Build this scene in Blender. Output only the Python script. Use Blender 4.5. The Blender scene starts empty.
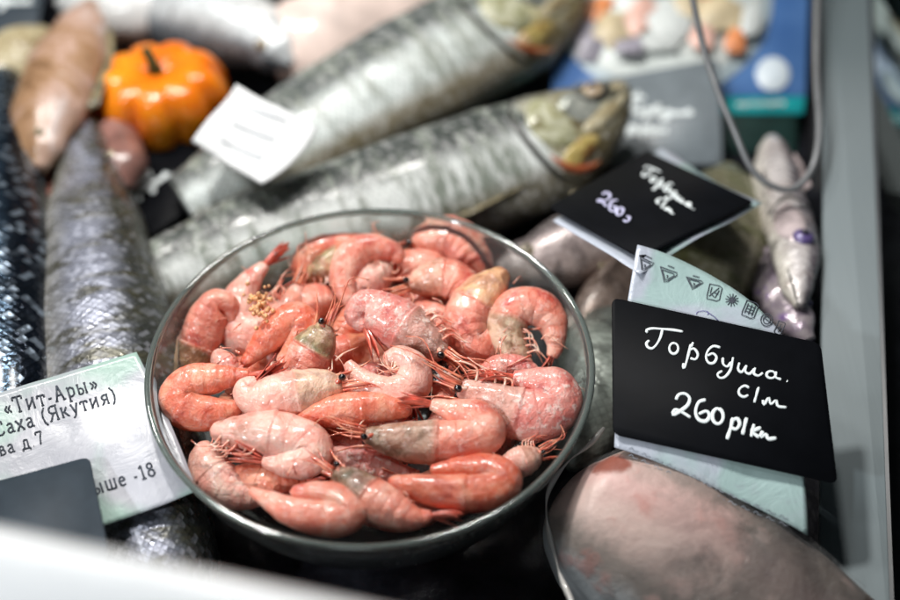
import bpy, math, random
from mathutils import Vector, Matrix, noise
random.seed(7)
S = bpy.context.scene
COL = S.collection
PI = math.pi
W_ = Vector

# ------------------------------------------------------------------ camera
TH = math.radians(46)
FP = 1250.0
cf = W_((0, math.cos(TH), -math.sin(TH))); cu = W_((0, math.sin(TH), math.cos(TH))); cr = W_((1, 0, 0))
RIMZ = 0.080
BR = 0.1
CAM = W_((0, 0, RIMZ)) - 0.566 * (cf + cr * ((371 - 450) / FP) + cu * ((300 - 359) / FP))

def ray(px, py): return cf + cr * ((px - 450) / FP) + cu * ((300 - py) / FP)
def V(px, py, d): return CAM + ray(px, py) * d
def onz(px, py, z):
    r = ray(px, py); return CAM + r * ((z - CAM.z) / r.z)
def depth(p): return (p - CAM).dot(cf)

class Plane:
    def __init__(s, o, n):
        s.o = o; s.n = n.normalized()
        if s.n.dot(CAM - o) < 0: s.n = -s.n
    @staticmethod
    def of(a, b, c):
        A, B, C = V(*a), V(*b), V(*c)
        return Plane(A, (B - A).cross(C - A))
    def hit(s, px, py, off=0.0):
        r = ray(px, py); t = (s.o - CAM).dot(s.n) / r.dot(s.n)
        return CAM + r * t + s.n * off

# ------------------------------------------------------------------ object helpers
def mk(name, vs, fs, mat, parent=None, smooth=True, attrs=None, uv=None):
    me = bpy.data.meshes.new(name)
    org = W_((0, 0, 0))
    if parent is None and vs:
        org = sum((W_(v) for v in vs), W_((0, 0, 0))) / len(vs)
        zmin = min(v[2] for v in vs); org.z = zmin
        vs = [W_(v) - org for v in vs]
    elif parent is not None:
        off = parent_origin(parent)
        vs = [W_(v) - off for v in vs]
    me.from_pydata([tuple(v) for v in vs], [], fs)
    if smooth: me.polygons.foreach_set('use_smooth', [True] * len(me.polygons))
    if attrs:
        for k, vals in attrs.items():
            a = me.attributes.new(k, 'FLOAT', 'POINT'); a.data.foreach_set('value', vals)
    if uv:
        l = me.uv_layers.new(name='UVMap')
        buf = []
        for lo in me.loops: buf += uv[lo.vertex_index]
        l.data.foreach_set('uv', buf)
    me.materials.append(mat)
    me.update()
    o = bpy.data.objects.new(name, me); COL.objects.link(o)
    o.location = org
    o['_o'] = tuple(org if parent is None else parent_origin(parent))
    if parent is not None: o.parent = parent
    return o
def parent_origin(p): return W_(p['_o'])

def thing(name, label, cat, loc, group=None):
    o = bpy.data.objects.new(name, None); COL.objects.link(o); o.location = loc
    o.empty_display_size = 0.01
    o['_o'] = tuple(loc)
    return tag(o, label, cat, group)
def tag(o, label, cat, group=None):
    o['label'] = label; o['category'] = cat
    if group: o['group'] = group
    return o

def catmull(pts, n):
    P = [W_(p) for p in pts]
    P = [P[0] * 2 - P[1]] + P + [P[-1] * 2 - P[-2]]
    dense = []
    for i in range(1, len(P) - 2):
        a, b, c, d = P[i - 1], P[i], P[i + 1], P[i + 2]
        for k in range(16):
            t = k / 16
            dense.append(0.5 * ((2 * b) + (c - a) * t + (2 * a - 5 * b + 4 * c - d) * t * t + (3 * b - a - 3 * c + d) * t ** 3))
    dense.append(P[-2])
    L = [0]
    for i in range(1, len(dense)): L.append(L[-1] + (dense[i] - dense[i - 1]).length)
    out = []; j = 0
    for i in range(n):
        t = L[-1] * i / (n - 1)
        while j < len(L) - 2 and L[j + 1] < t: j += 1
        k = (t - L[j]) / max(1e-9, L[j + 1] - L[j]); out.append(dense[j].lerp(dense[j + 1], min(1, max(0, k))))
    return out, L[-1]
def tangents(P):
    n = len(P)
    return [(P[min(i + 1, n - 1)] - P[max(i - 1, 0)]).normalized() for i in range(n)]
def interp(tab, x):
    if x <= tab[0][0]: return tab[0][1]
    for (a, b), (c, d) in zip(tab, tab[1:]):
        if x <= c:
            t = (x - a) / (c - a); t = t * t * (3 - 2 * t) * .5 + t * .5
            return b + (d - b) * t
    return tab[-1][1]

def tube(pts, r, n=10, m=6, taper=None, flat=1.0, up=None):
    P, L = catmull(pts, n) if len(pts) > 1 else (pts, 0)
    T = tangents(P); vs = []; fs = []
    ref = up or W_((0.13, 0.2, 0.97))
    for i, p in enumerate(P):
        a = T[i].cross(ref)
        if a.length < 1e-4: a = T[i].cross(W_((1, 0, 0)))
        a.normalize(); b = a.cross(T[i]).normalized()
        rr = r * (taper(i / (n - 1)) if taper else 1)
        for k in range(m):
            q = 2 * PI * k / m
            vs.append(p + a * math.cos(q) * rr + b * math.sin(q) * rr * flat)
    for i in range(n - 1):
        for k in range(m):
            fs.append((i * m + k, i * m + (k + 1) % m, (i + 1) * m + (k + 1) % m, (i + 1) * m + k))
    fs.append(tuple(range(m))[::-1]); fs.append(tuple((n - 1) * m + k for k in range(m)))
    return vs, fs
def join(parts):
    vs = []; fs = []
    for v, f in parts:
        o = len(vs); vs += list(v); fs += [tuple(i + o for i in q) for q in f]
    return vs, fs
def ellipsoid(c, ax, ay, az, nu=14, nv=9):
    vs = [c + az]; fs = []
    for j in range(1, nv):
        t = PI * j / nv
        for i in range(nu):
            p = 2 * PI * i / nu
            vs.append(c + ax * math.sin(t) * math.cos(p) + ay * math.sin(t) * math.sin(p) + az * math.cos(t))
    vs.append(c - az)
    for i in range(nu): fs.append((0, 1 + i, 1 + (i + 1) % nu))
    for j in range(nv - 2):
        for i in range(nu):
            a = 1 + j * nu; fs.append((a + i, a + nu + i, a + nu + (i + 1) % nu, a + (i + 1) % nu))
    a = 1 + (nv - 2) * nu
    for i in range(nu): fs.append((len(vs) - 1, a + (i + 1) % nu, a + i))
    return vs, fs
def lathe(prof, seg=96, c=W_((0, 0, 0)), mod=None):
    vs = []; fs = []; n = len(prof)
    for (r, z) in prof:
        for k in range(seg):
            a = 2 * PI * k / seg
            rr, zz = (mod(r, z, a) if mod else (r, z))
            vs.append(c + W_((rr * math.cos(a), rr * math.sin(a), zz)))
    for i in range(n - 1):
        for k in range(seg):
            fs.append((i * seg + k, i * seg + (k + 1) % seg, (i + 1) * seg + (k + 1) % seg, (i + 1) * seg + k))
    return vs, fs
def blade(p0, d, wdir, L, Wd, T=0.0003, bend=None, n=8, root=.3, peak=.55):
    d = d.normalized(); wdir = (wdir - d * wdir.dot(d)).normalized(); nn = d.cross(wdir).normalized()
    vs = []; fs = []
    for i in range(n):
        t = i / (n - 1)
        w = Wd * (root + (1 - root) * math.sin(min(1, t / peak) * PI / 2)) if t < peak else Wd * math.cos((t - peak) / (1 - peak) * PI / 2) ** .7
        w = max(w, Wd * .06)
        c = p0 + d * L * t + (bend * t * t if bend else W_((0, 0, 0)))
        th = T * (1.3 - t)
        vs += [c - wdir * w, c + nn * th, c + wdir * w, c - nn * th]
    for i in range(n - 1):
        for k in range(4): fs.append((i * 4 + k, i * 4 + (k + 1) % 4, i * 4 + 4 + (k + 1) % 4, i * 4 + 4 + k))
    fs.append((3, 2, 1, 0)); fs.append(tuple((n - 1) * 4 + k for k in range(4)))
    return vs, fs

# ------------------------------------------------------------------ materials
class M:
    def __init__(s, name):
        s.m = bpy.data.materials.new(name); s.m.use_nodes = True
        s.t = s.m.node_tree; s.N = s.t.nodes; s.b = s.N['Principled BSDF']; s.out = s.N['Material Output']
    def n(s, ty, **kw):
        q = s.N.new(ty)
        for k, v in kw.items():
            if hasattr(q, k): setattr(q, k, v)
            else: q.inputs[k.replace('_', ' ')].default_value = v
        return q
    def l(s, a, b): s.t.links.new(a, b)
    def set(s, **kw):
        for k, v in kw.items(): s.b.inputs[k.replace('_', ' ')].default_value = v
        return s
    def ramp(s, fac, stops, interp='EASE'):
        r = s.N.new('ShaderNodeValToRGB'); e = r.color_ramp.elements; r.color_ramp.interpolation = interp
        while len(e) < len(stops): e.new(0.5)
        for q, (p, c) in zip(e, stops): q.position = p; q.color = tuple(c) + ((1,) if len(c) == 3 else ())
        s.l(fac, r.inputs[0]); return r.outputs[0]
    def noise(s, scale, detail=3, rough=.55, vec=None, dist=0):
        q = s.N.new('ShaderNodeTexNoise'); q.inputs['Scale'].default_value = scale; q.inputs['Detail'].default_value = detail
        q.inputs['Roughness'].default_value = rough; q.inputs['Distortion'].default_value = dist
        s.l(vec or s.obj(), q.inputs['Vector']); return q.outputs[0]
    def obj(s):
        if not hasattr(s, '_tc'): s._tc = s.N.new('ShaderNodeTexCoord')
        return s._tc.outputs['Object']
    def uv(s):
        s.obj(); return s._tc.outputs['UV']
    def attr(s, name):
        q = s.N.new('ShaderNodeAttribute'); q.attribute_name = name; return q.outputs['Fac']
    def mix(s, fac, a, b, blend='MIX'):
        q = s.N.new('ShaderNodeMix'); q.data_type = 'RGBA'; q.blend_type = blend
        for v, i in ((fac, 0), (a, 6), (b, 7)):
            if hasattr(v, 'default_value') or hasattr(v, 'is_linked'): s.l(v, q.inputs[i])
            elif i == 0: q.inputs[0].default_value = v
            else: q.inputs[i].default_value = tuple(v) + ((1,) if len(v) == 3 else ())
        return q.outputs[2]
    def math(s, op, a, b=0.0, c=None, clamp=False):
        q = s.N.new('ShaderNodeMath'); q.operation = op; q.use_clamp = clamp
        for v, i in ((a, 0), (b, 1), (c, 2)):
            if v is None: continue
            if hasattr(v, 'is_linked'): s.l(v, q.inputs[i])
            else: q.inputs[i].default_value = v
        return q.outputs[0]
    def bump(s, h, strength=.3, dist=.001, prev=None):
        q = s.N.new('ShaderNodeBump'); q.inputs['Strength'].default_value = strength; q.inputs['Distance'].default_value = dist
        s.l(h, q.inputs['Height'])
        if prev is not None: s.l(prev, q.inputs['Normal'])
        s.l(q.outputs[0], s.b.inputs['Normal']); return q.outputs[0]
    def col(s, c): s.l(c, s.b.inputs['Base Color'])

def plain(name, c, rough=.5, metal=0, coat=0, var=.15, scale=60, bump=0, spec=.5):
    m = M(name)
    nz = m.noise(scale, 4)
    lo = tuple(x * (1 - var) for x in c); hi = tuple(min(1, x * (1 + var)) for x in c)
    m.col(m.ramp(nz, [(.3, lo), (.7, hi)]))
    m.set(Roughness=rough, Metallic=metal, Coat_Weight=coat, Specular_IOR_Level=spec)
    if bump: m.bump(nz, bump, .001)
    return m.m

def mottled(name, cols, rough=.32, scale=60, metal=0, bump=.5):
    m = M(name); nz = m.noise(scale, 5, .65, None, .8)
    k = len(cols); c = m.ramp(nz, [(.32 + .36 * i / (k - 1), q) for i, q in enumerate(cols)])
    m.col(c); m.set(Roughness=rough, Metallic=metal, Coat_Weight=.3, Coat_Roughness=.15); b = m.bump(m.noise(scale * 1.6, 4), bump, .002); m.bump(m.noise(40, 3), .5, .008, b); return m.m
def shrimp_mat(name, deep, mid, pale, frost=.35):
    m = M(name)
    info = m.N.new('ShaderNodeObjectInfo')
    mp = m.N.new('ShaderNodeMapping'); m.l(m.obj(), mp.inputs[0])
    cmb = m.N.new('ShaderNodeCombineXYZ')
    for i, k in enumerate((3.1, 7.7, 5.3)): m.l(m.math('MULTIPLY', info.outputs['Random'], k), cmb.inputs[i])
    m.l(cmb.outputs[0], mp.inputs['Location'])
    v = mp.outputs[0]
    n1 = m.noise(75, 3, .55, v, .4)
    c = m.ramp(n1, [(.30, deep), (.48, mid), (.68, pale)])
    fine = m.noise(420, 3, .7, v)
    c = m.mix(m.math('MULTIPLY', m.ramp(fine, [(.45, (0, 0, 0)), (.62, (1, 1, 1))]), .22), c, pale)
    # red speckle like chromatophores
    vo = m.N.new('ShaderNodeTexVoronoi'); vo.inputs['Scale'].default_value = 900; m.l(v, vo.inputs['Vector'])
    sp = m.ramp(vo.outputs['Distance'], [(.12, (1, 1, 1)), (.3, (0, 0, 0))])
    c = m.mix(m.math('MULTIPLY', sp, .28), c, deep)
    seg = m.attr('seam'); dors = m.attr('dors'); head = m.attr('headness')
    c = m.mix(m.math('MULTIPLY', m.math('SUBTRACT', .25, dors, clamp=True), .30), c, pale)
    # organs showing through the carapace
    hn = m.noise(120, 3, .6, v, .8)
    tint = info.outputs['Color']
    dark = m.mix(1.0, tint, (.35, .33, .25), 'MULTIPLY')
    hc = m.mix(m.ramp(hn, [(.35, (0, 0, 0)), (.6, (1, 1, 1))]), dark, tint)
    fac = m.math('MULTIPLY', m.math('MULTIPLY', head, info.outputs['Alpha']), m.ramp(n1, [(.25, (1, 1, 1)), (.75, (.55, .55, .55))]))
    c = m.mix(fac, c, hc)
    c = m.mix(m.math('MULTIPLY', seg, .2), c, tuple(x * .8 for x in deep))
    # frost and wet crumbs
    fr = m.noise(230, 4, .75, v, .3)
    fm = m.ramp(fr, [(.50, (0, 0, 0)), (.66, (1, 1, 1))])
    fm = m.math('MULTIPLY', fm, frost)
    c = m.mix(fm, c, (.94, .72, .65))
    m.col(c)
    m.set(Subsurface_Weight=.30, Subsurface_Scale=.006, Coat_Weight=.4, Coat_Roughness=.15, Specular_IOR_Level=.55)
    m.b.inputs['Subsurface Radius'].default_value = (1, .35, .22)
    m.l(m.math('ADD', .30, m.math('MULTIPLY', fm, .5)), m.b.inputs['Roughness'])
    b0 = m.bump(m.noise(85, 4, .6, v, 1.2), .6, .0022)
    b1 = m.bump(m.noise(210, 6, .72, v, .8), .7, .0012, b0)
    b2 = m.bump(m.math('ADD', fine, m.math('MULTIPLY', fm, 1.5)), .5, .0005, b1)
    return m.m

MS = {
    'coral': shrimp_mat('shrimp_coral', (.57, .07, .045), (.78, .23, .155), (.88, .46, .35), .35),
    'pale': shrimp_mat('shrimp_pale', (.68, .18, .14), (.82, .37, .29), (.89, .58, .48), .4),
    'orange': shrimp_mat('shrimp_orange', (.54, .045, .018), (.75, .155, .08), (.86, .37, .24), .25),
    'rose': shrimp_mat('shrimp_rose', (.52, .07, .07), (.75, .225, .185), (.86, .42, .36), .8),
}
m = M('shrimp_limb'); m.col(m.ramp(m.noise(200), [(.35, (.60, .13, .08)), (.5, (.80, .36, .26)), (.62, (.88, .62, .5))]))
m.set(Roughness=.3, Subsurface_Weight=.3, Subsurface_Scale=.002, Coat_Weight=.4); LIMB = m.m
m = M('shrimp_antenna'); m.col(m.ramp(m.noise(200), [(.3, (.60, .10, .06)), (.7, (.84, .34, .2))])); m.set(Roughness=.3, Coat_Weight=.4); ANT = m.m
EYE = plain('shrimp_eye_black', (.006, .006, .008), .12, coat=.6, scale=600, bump=.3)
FIN_T = plain('shrimp_tail_red', (.70, .15, .10), .3, coat=.5, var=.4, scale=250, bump=.3)

def fish_mat(name, back, side, belly, scale=.0045, metal=.55, rough=.28, mottle=.5, mot_col=None, scale_amt=.8, painted_glint=.5, shift=0.0, headcol=None):
    m = M(name)
    dn = m.attr('dors')
    uvv = m.uv()
    mp = m.N.new('ShaderNodeMapping'); m.l(uvv, mp.inputs[0]); mp.inputs['Scale'].default_value = (1 / scale, 1 / scale, 1); mp.inputs['Rotation'].default_value = (0, 0, PI / 4)
    vo = m.N.new('ShaderNodeTexVoronoi'); vo.inputs['Scale'].default_value = 1.0; vo.inputs['Randomness'].default_value = .25
    m.l(mp.outputs[0], vo.inputs['Vector'])
    ve = m.N.new('ShaderNodeTexVoronoi'); ve.feature = 'DISTANCE_TO_EDGE'; ve.inputs['Scale'].default_value = 1.0; ve.inputs['Randomness'].default_value = .25
    m.l(mp.outputs[0], ve.inputs['Vector'])
    mp2 = m.N.new('ShaderNodeMapping'); m.l(uvv, mp2.inputs[0]); mp2.inputs['Scale'].default_value = (90, 34, 1)
    mot = m.noise(1, 4, .6, mp2.outputs[0], .3)
    d2 = m.math('ADD', dn, m.math('MULTIPLY', m.math('SUBTRACT', mot, .5), .5 * mottle))
    d2 = m.math('ADD', d2, shift)
    al = m.attr('along')
    f = m.math('MULTIPLY_ADD', d2, .5, .5, clamp=True)
    c = m.ramp(f, [(.12, belly), (.42, side), (.66, side), (.84, back)], 'LINEAR')
    mc = mot_col or tuple(x * .3 for x in side)
    c = m.mix(m.math('MULTIPLY', m.ramp(mot, [(.47, (0, 0, 0)), (.64, (1, 1, 1))]), mottle), c, mc)
    big = m.noise(22, 3, .5); c = m.mix(m.math('MULTIPLY', m.ramp(big, [(.5, (0, 0, 0)), (.68, (1, 1, 1))]), .45 * mottle), c, mc)
    if headcol:
        hn = m.noise(48, 4, .6, None, .8)
        hc = m.ramp(hn, [(.34, headcol[0]), (.48, headcol[1]), (.64, headcol[2])])
        hc = m.mix(m.math('MULTIPLY', m.math('SUBTRACT', dn, .55), 3.0, clamp=True), hc, back)
        hf = m.math('MULTIPLY', m.math('SUBTRACT', m.math('ADD', headcol[3], m.math('MULTIPLY', m.math('SUBTRACT', mot, .5), .04)), al), 60.0, clamp=True)
        c = m.mix(hf, c, hc)
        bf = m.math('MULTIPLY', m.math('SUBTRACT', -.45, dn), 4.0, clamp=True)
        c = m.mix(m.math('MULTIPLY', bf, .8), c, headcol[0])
    edge = m.ramp(ve.outputs['Distance'], [(.02, (1, 1, 1)), (.16, (0, 0, 0))])
    c = m.mix(m.math('MULTIPLY', edge, .55 * scale_amt), c, tuple(x * .3 for x in back))
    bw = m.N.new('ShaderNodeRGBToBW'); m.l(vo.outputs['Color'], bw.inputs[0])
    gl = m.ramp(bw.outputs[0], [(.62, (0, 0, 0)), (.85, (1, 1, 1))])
    c = m.mix(m.math('MULTIPLY', gl, painted_glint * scale_amt), c, tuple(min(1, x * 1.3 + .25) for x in side))  # glints on random scales painted into the base colour
    m.col(c)
    m.set(Metallic=metal, Coat_Weight=.35, Coat_Roughness=.15)
    m.l(m.ramp(bw.outputs[0], [(0, (rough * .6,) * 3), (1, (rough * 1.7,) * 3)]), m.b.inputs['Roughness'])
    h = m.math('ADD', m.math('MULTIPLY', ve.outputs['Distance'], 1.0), m.math('MULTIPLY', bw.outputs[0], .5))
    b = m.bump(h, .55 * scale_amt, scale * .25)
    b = m.bump(m.noise(140, 4), .4, .002, b); m.bump(m.noise(38, 3), .2, .008, b)
    return m.m

# ------------------------------------------------------------------ sheets, cards, strokes
def rounded(poly2, r, k=5):
    out = []; n = len(poly2)
    for i in range(n):
        a, b, c = W_(poly2[i - 1]), W_(poly2[i]), W_(poly2[(i + 1) % n])
        u = (a - b); v = (c - b); rr = min(r, u.length * .45, v.length * .45)
        u = u.normalized() * rr; v = v.normalized() * rr
        for j in range(k + 1):
            t = j / k; out.append((1 - t) ** 2 * (b + u) + 2 * t * (1 - t) * b + t * t * (b + v))
    return out
def slab(px, pl, th=.0012, r=.004, off=0.0):
    P = [pl.hit(x, y, off) for x, y in px]
    e1 = (P[1] - P[0]).normalized(); e2 = pl.n.cross(e1).normalized(); o = P[0]
    q = rounded([((p - o).dot(e1), (p - o).dot(e2)) for p in P], r) if r else [W_(((p - o).dot(e1), (p - o).dot(e2))) for p in P]
    n = len(q); c = th * .25
    def ring(ins, d):
        cen = sum(q, W_((0, 0))) / n
        return [o + e1 * (a.x - (a - cen).normalized().x * ins) + e2 * (a.y - (a - cen).normalized().y * ins) - pl.n * d for a in q]
    vs = ring(c, 0) + ring(0, c) + ring(0, th - c) + ring(c, th)
    fs = [tuple(range(n)), tuple(range(3 * n, 4 * n))[::-1]]
    for l in range(3):
        for i in range(n): fs.append((l * n + i, l * n + n + i, l * n + n + (i + 1) % n, l * n + (i + 1) % n))
    if fs and (e1.cross(e2)).dot(pl.n) < 0: fs = [f[::-1] for f in fs]
    return vs, fs
def sheet(corners, pl, nu=26, nv=20, bulge=(0, 0, 0, 0), wave=.0015, seed=0, off=0.0, wf=22):
    tl, tr, br, bl = [W_(c) for c in corners]
    vs = []; fs = []
    bt, brr, bb, bl_ = [W_(b) if b else W_((0, 0)) for b in bulge]
    for j in range(nv):
        v = j / (nv - 1)
        for i in range(nu):
            u = i / (nu - 1)
            p = (tl * (1 - u) + tr * u) * (1 - v) + (bl * (1 - u) + br * u) * v
            p = p + bt * 4 * u * (1 - u) * (1 - v) + bb * 4 * u * (1 - u) * v + brr * 4 * v * (1 - v) * u + bl_ * 4 * v * (1 - v) * (1 - u)
            q = pl.hit(p.x, p.y, off)
            q = q + pl.n * wave * noise.noise(q * wf + W_((seed, 0, 0))) * 2
            q = q + pl.n * wave * .25 * noise.noise(q * wf * 4 + W_((seed, 3, 0)))
            vs.append(q)
    for j in range(nv - 1):
        for i in range(nu - 1):
            a = j * nu + i; fs.append((a, a + nu, a + nu + 1, a + 1))
    return vs, fs
def paper(name, label, cat, corners, pl, mat, parent=None, **kw):
    v, f = sheet(corners, pl, **kw)
    o = mk(name, v, f, mat, parent)
    md = o.modifiers.new('thick', 'SOLIDIFY'); md.thickness = .00025
    if parent is None: tag(o, label, cat)
    return o
def strokes(lines, pl, r, off=.0002, n=None, flat=.3, fn=None, wob=.15):
    parts = []
    for ln in lines:
        pts = [(fn(*p) if fn else p) for p in ln]
        P = [pl.hit(x, y, off) for x, y in pts]
        if len(P) == 1: P = [P[0], P[0] + W_((r * .5, 0, 0))]
        nn = n or max(4, len(P) * 4)
        ph = random.random() * 6
        parts.append(tube(P, r, nn, 6, flat=flat, up=pl.n, taper=lambda t: (1 + wob * math.sin(t * 9 + ph)) * (.75 if t in (0, 1) else 1)))
    return join(parts)
def straight(lines, pl, r, off=.0003, fn=None):
    parts = []
    for ln in lines:
        pts = [(fn(*p) if fn else p) for p in ln]
        for a, b in zip(pts, pts[1:]):
            A, B = pl.hit(*a, off), pl.hit(*b, off)
            parts.append(tube([A, B], r, 2, 6, flat=.25, up=pl.n))
    return join(parts)
def circ(cx, cy, rx, ry, a0=0, a1=360, n=12):
    return [(cx + rx * math.cos(math.radians(a0 + (a1 - a0) * i / n)), cy + ry * math.sin(math.radians(a0 + (a1 - a0) * i / n))) for i in range(n + 1)]

# ------------------------------------------------------------------ shrimp
PROF_H = [(0, .26), (.05, .46), (.14, .72), (.26, .93), (.38, 1.03), (.50, 1.05), (.62, .98), (.74, .82), (.85, .60), (.93, .41), (1, .27)]
def shrimp(label, px, hw, z, mat='coral', head=(.55, .42, .25), ha=.5, tilt=22, side=0, eyes=1, legs=1, ros=1, tail=1, ant=1, wide=.80, az=0, group='cooked shrimps heaped in the glass bowl', name='shrimp'):
    cx = sum(p[0] for p in px) / len(px); cy = sum(p[1] for p in px) / len(px)
    c = onz(cx, cy, z)
    t = math.radians(tilt); a = math.radians(az)
    pl = Plane(c, W_((math.sin(a) * math.sin(t), -math.cos(a) * math.sin(t), math.cos(t))))
    pts = [pl.hit(x, y) for x, y in px]
    NR = 120; MR = 28
    P, L = catmull(pts, NR); T = tangents(P)
    B = pl.n
    H = hw * 1.25 * depth(c) / FP
    if side == 0:
        tot = sum(T[i].cross(T[i + 1]).dot(B) for i in range(NR - 1)); side = -1 if tot > 0 else 1
    base = c - B * H * .8
    root = thing(name, label, 'shrimp', base, group)
    vs = []; fs = []; seam = []; dors = []; hd = []
    Nn = [B.cross(T[i]).normalized() * side for i in range(NR)]
    segb = [.40, .50, .60, .70, .79, .87, .94]
    sd = random.random() * 50
    for i in range(NR):
        s = i / (NR - 1)
        h = interp(PROF_H, s) * H
        w = h * (wide if s < .9 else wide * .8)
        mult = 1.0; sm = 0; loc = .5
        if s < .40:
            mult = 1.0 + .05 * (max(0, s - .3) / .1) ** 2
            if s > .385: sm = 1
        else:
            for q in range(6):
                if segb[q] <= s < segb[q + 1]:
                    loc = (s - segb[q]) / (segb[q + 1] - segb[q])
                    mult = .988 + .024 * loc
                    if loc > .92: sm = 1
                    
        if i == 0: mult *= .3
        elif i == 1: mult *= .75
        if i == NR - 1: mult *= .4
        for k in range(MR):
            ph = 2 * PI * k / MR
            cz, sz = math.cos(ph), math.sin(ph)
            hh = h * mult * (1 if cz > 0 else .88)
            ww = w * mult
            # pleura flare low on the flanks, keel on the back
            fl = math.exp(-((abs(math.atan2(sz, cz)) - 2.0) / .35) ** 2)
            if s >= .40: ww *= 1 + .06 * fl * math.sin(PI * min(1, loc)) ; hh *= 1 + .04 * fl * math.sin(PI * loc)
            else: ww *= 1 + .05 * fl
            rough = 1 + .07 * noise.noise(P[i] * 95 + W_((cz * 2, sz * 2, sd)))
            off = Nn[i] * cz * hh * rough + B * sz * ww * rough
            vs.append(P[i] + off)
            seam.append(sm * (.6 + .4 * cz) if sm else 0); dors.append(cz)
            hd.append(max(0, min(1, (.41 - s) / .05)) * (1 if s > .02 else .4))
    for i in range(NR - 1):
        for k in range(MR):
            fs.append((i * MR + k, i * MR + (k + 1) % MR, (i + 1) * MR + (k + 1) % MR, (i + 1) * MR + k))
    fs.append(tuple(range(MR))[::-1]); fs.append(tuple((NR - 1) * MR + k for k in range(MR)))
    body = mk('body', vs, fs, MS[mat], root, attrs={'seam': seam, 'dors': dors, 'headness': hd})
    body.color = (head[0], head[1], head[2], ha)
    hdir = -T[0]
    Pm = lambda s: P[min(NR - 1, int(s * (NR - 1)))]
    Nm = lambda s: Nn[min(NR - 1, int(s * (NR - 1)))]
    Tm = lambda s: T[min(NR - 1, int(s * (NR - 1)))]
    R = random.uniform
    if eyes:
        for sg in (1, -1):
            e = Pm(.035) + Nm(.03) * H * .22 + B * sg * H * .46 + hdir * H * .10
            r = H * .16
            ee = mk('eye', *ellipsoid(e, hdir * r, Nm(0) * r * .9, B * r), EYE, root)
            mk('eye_stalk', *tube([e - hdir * r * .5 - B * sg * r * .2, Pm(.07) + B * sg * H * .3], r * .6, 4, 7), LIMB, root)
    if ros:
        p = Pm(.05) + Nm(.05) * H * .48
        d = (hdir + Nm(0) * .22).normalized()
        pts_ = [p - d * H * .8 + Nm(0) * H * .05, p + d * H * .5, p + d * H * 1.35 + Nm(0) * H * .22]
        v1 = tube(pts_, H * .10, 10, 6, taper=lambda t: 1.15 - t * .98, flat=1.7, up=B)
        teeth = [v1]
        for k in range(5):
            q = p + d * H * (-.3 + k * .27) + Nm(0) * H * .06
            teeth.append(tube([q, q + d * H * .16 + Nm(0) * H * .10], H * .035, 3, 4, taper=lambda t: 1 - t * .9))
        mk('rostrum', *join(teeth), ANT, root)
    if ant:
        for sg in (1, -1):
            q = Pm(.02) + B * sg * H * .28 - Nm(0) * H * .12
            # antennal scale (flat blade)
            mk('antennal_scale', *blade(q, hdir + B * sg * .15 - Nm(0) * .05, B + Nm(0) * .3, H * R(1.1, 1.4), H * .17, H * .03), LIMB, root)
            for k in range(2):
                l = H * R(1.1, 2.0)
                e1 = q + Nm(0) * H * .12 * (k + .5)
                mk('antennule', *tube([e1, e1 + hdir * l * .5 + B * sg * l * .10, e1 + hdir * l + B * sg * l * R(.05, .3) + Nm(0) * l * R(-.3, .3)], H * .055, 8, 5, taper=lambda t: 1.2 - t * 1.05), ANT, root)
            if ant > 1 or (sg == 1 and ant):
                l = H * R(2.2, 3.6)
                e1 = q - Nm(0) * H * .14
                mk('antenna', *tube([e1, e1 + hdir * l * .3 + B * sg * l * .05, e1 + hdir * l * .65 - Nm(0) * l * R(-.1, .3) + B * abs(l) * .06, e1 + hdir * l * R(.7, .9) - Nm(0) * l * R(-.2, .6)], H * .038, 14, 5, taper=lambda t: 1.3 - t * .9), ANT, root)
    if legs:
        for k in range(5):
            s = .10 + k * .055
            for sg in ((1, -1) if k in (1, 3) else (1,)):
                p = Pm(s) - Nm(s) * H * .70 * interp(PROF_H, s) + B * sg * H * .34
                l = H * R(.9, 1.3)
                f = R(.5, 1.0)
                a = p - Nm(s) * l * .28 - Tm(s) * l * .25 * f + B * sg * H * R(-.05, .15)
                b = a - Tm(s) * l * .45 - Nm(s) * l * R(-.05, .12)
                e = b - Tm(s) * l * .30 + Nm(s) * l * R(-.1, .18)
                mk('leg', *tube([p + Nm(s) * H * .1, a, b, e], H * .055, 12, 5, taper=lambda t: 1.15 - t * .85), LIMB, root)
        for k in range(5 if legs > 1 else 0):
            s = .45 + k * .098
            for sg in (1, -1):
                p = Pm(s) - Nm(s) * H * .72 * interp(PROF_H, s) + B * sg * H * .3
                d = (-Nm(s) * .45 - Tm(s) * R(.8, 1.5) + B * sg * .12)
                mk('swimmeret', *blade(p, d, Tm(s) + B * .5, H * R(.40, .62) * interp(PROF_H, s), H * R(.2, .3), H * .05), LIMB, root)
    if tail:
        pe = P[-1]; te = T[-1]; ne = Nn[-1]
        Lt = H * 1.5
        mk('telson', *blade(pe - te * H * .15 + ne * H * .1, te, B, Lt, H * .20, H * .06), FIN_T, root)
        for sg in (1, -1):
            for q, (sp, ln) in enumerate(((.22, 1.05), (.42, .95))):
                mk('uropod', *blade(pe - te * H * .15 - ne * H * .05 * q, te + B * sg * sp - ne * (.08 + .12 * q), B * sg + ne * .3, Lt * ln, H * .27, H * .045, bend=-ne * H * .15), FIN_T, root)
    return root

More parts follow.
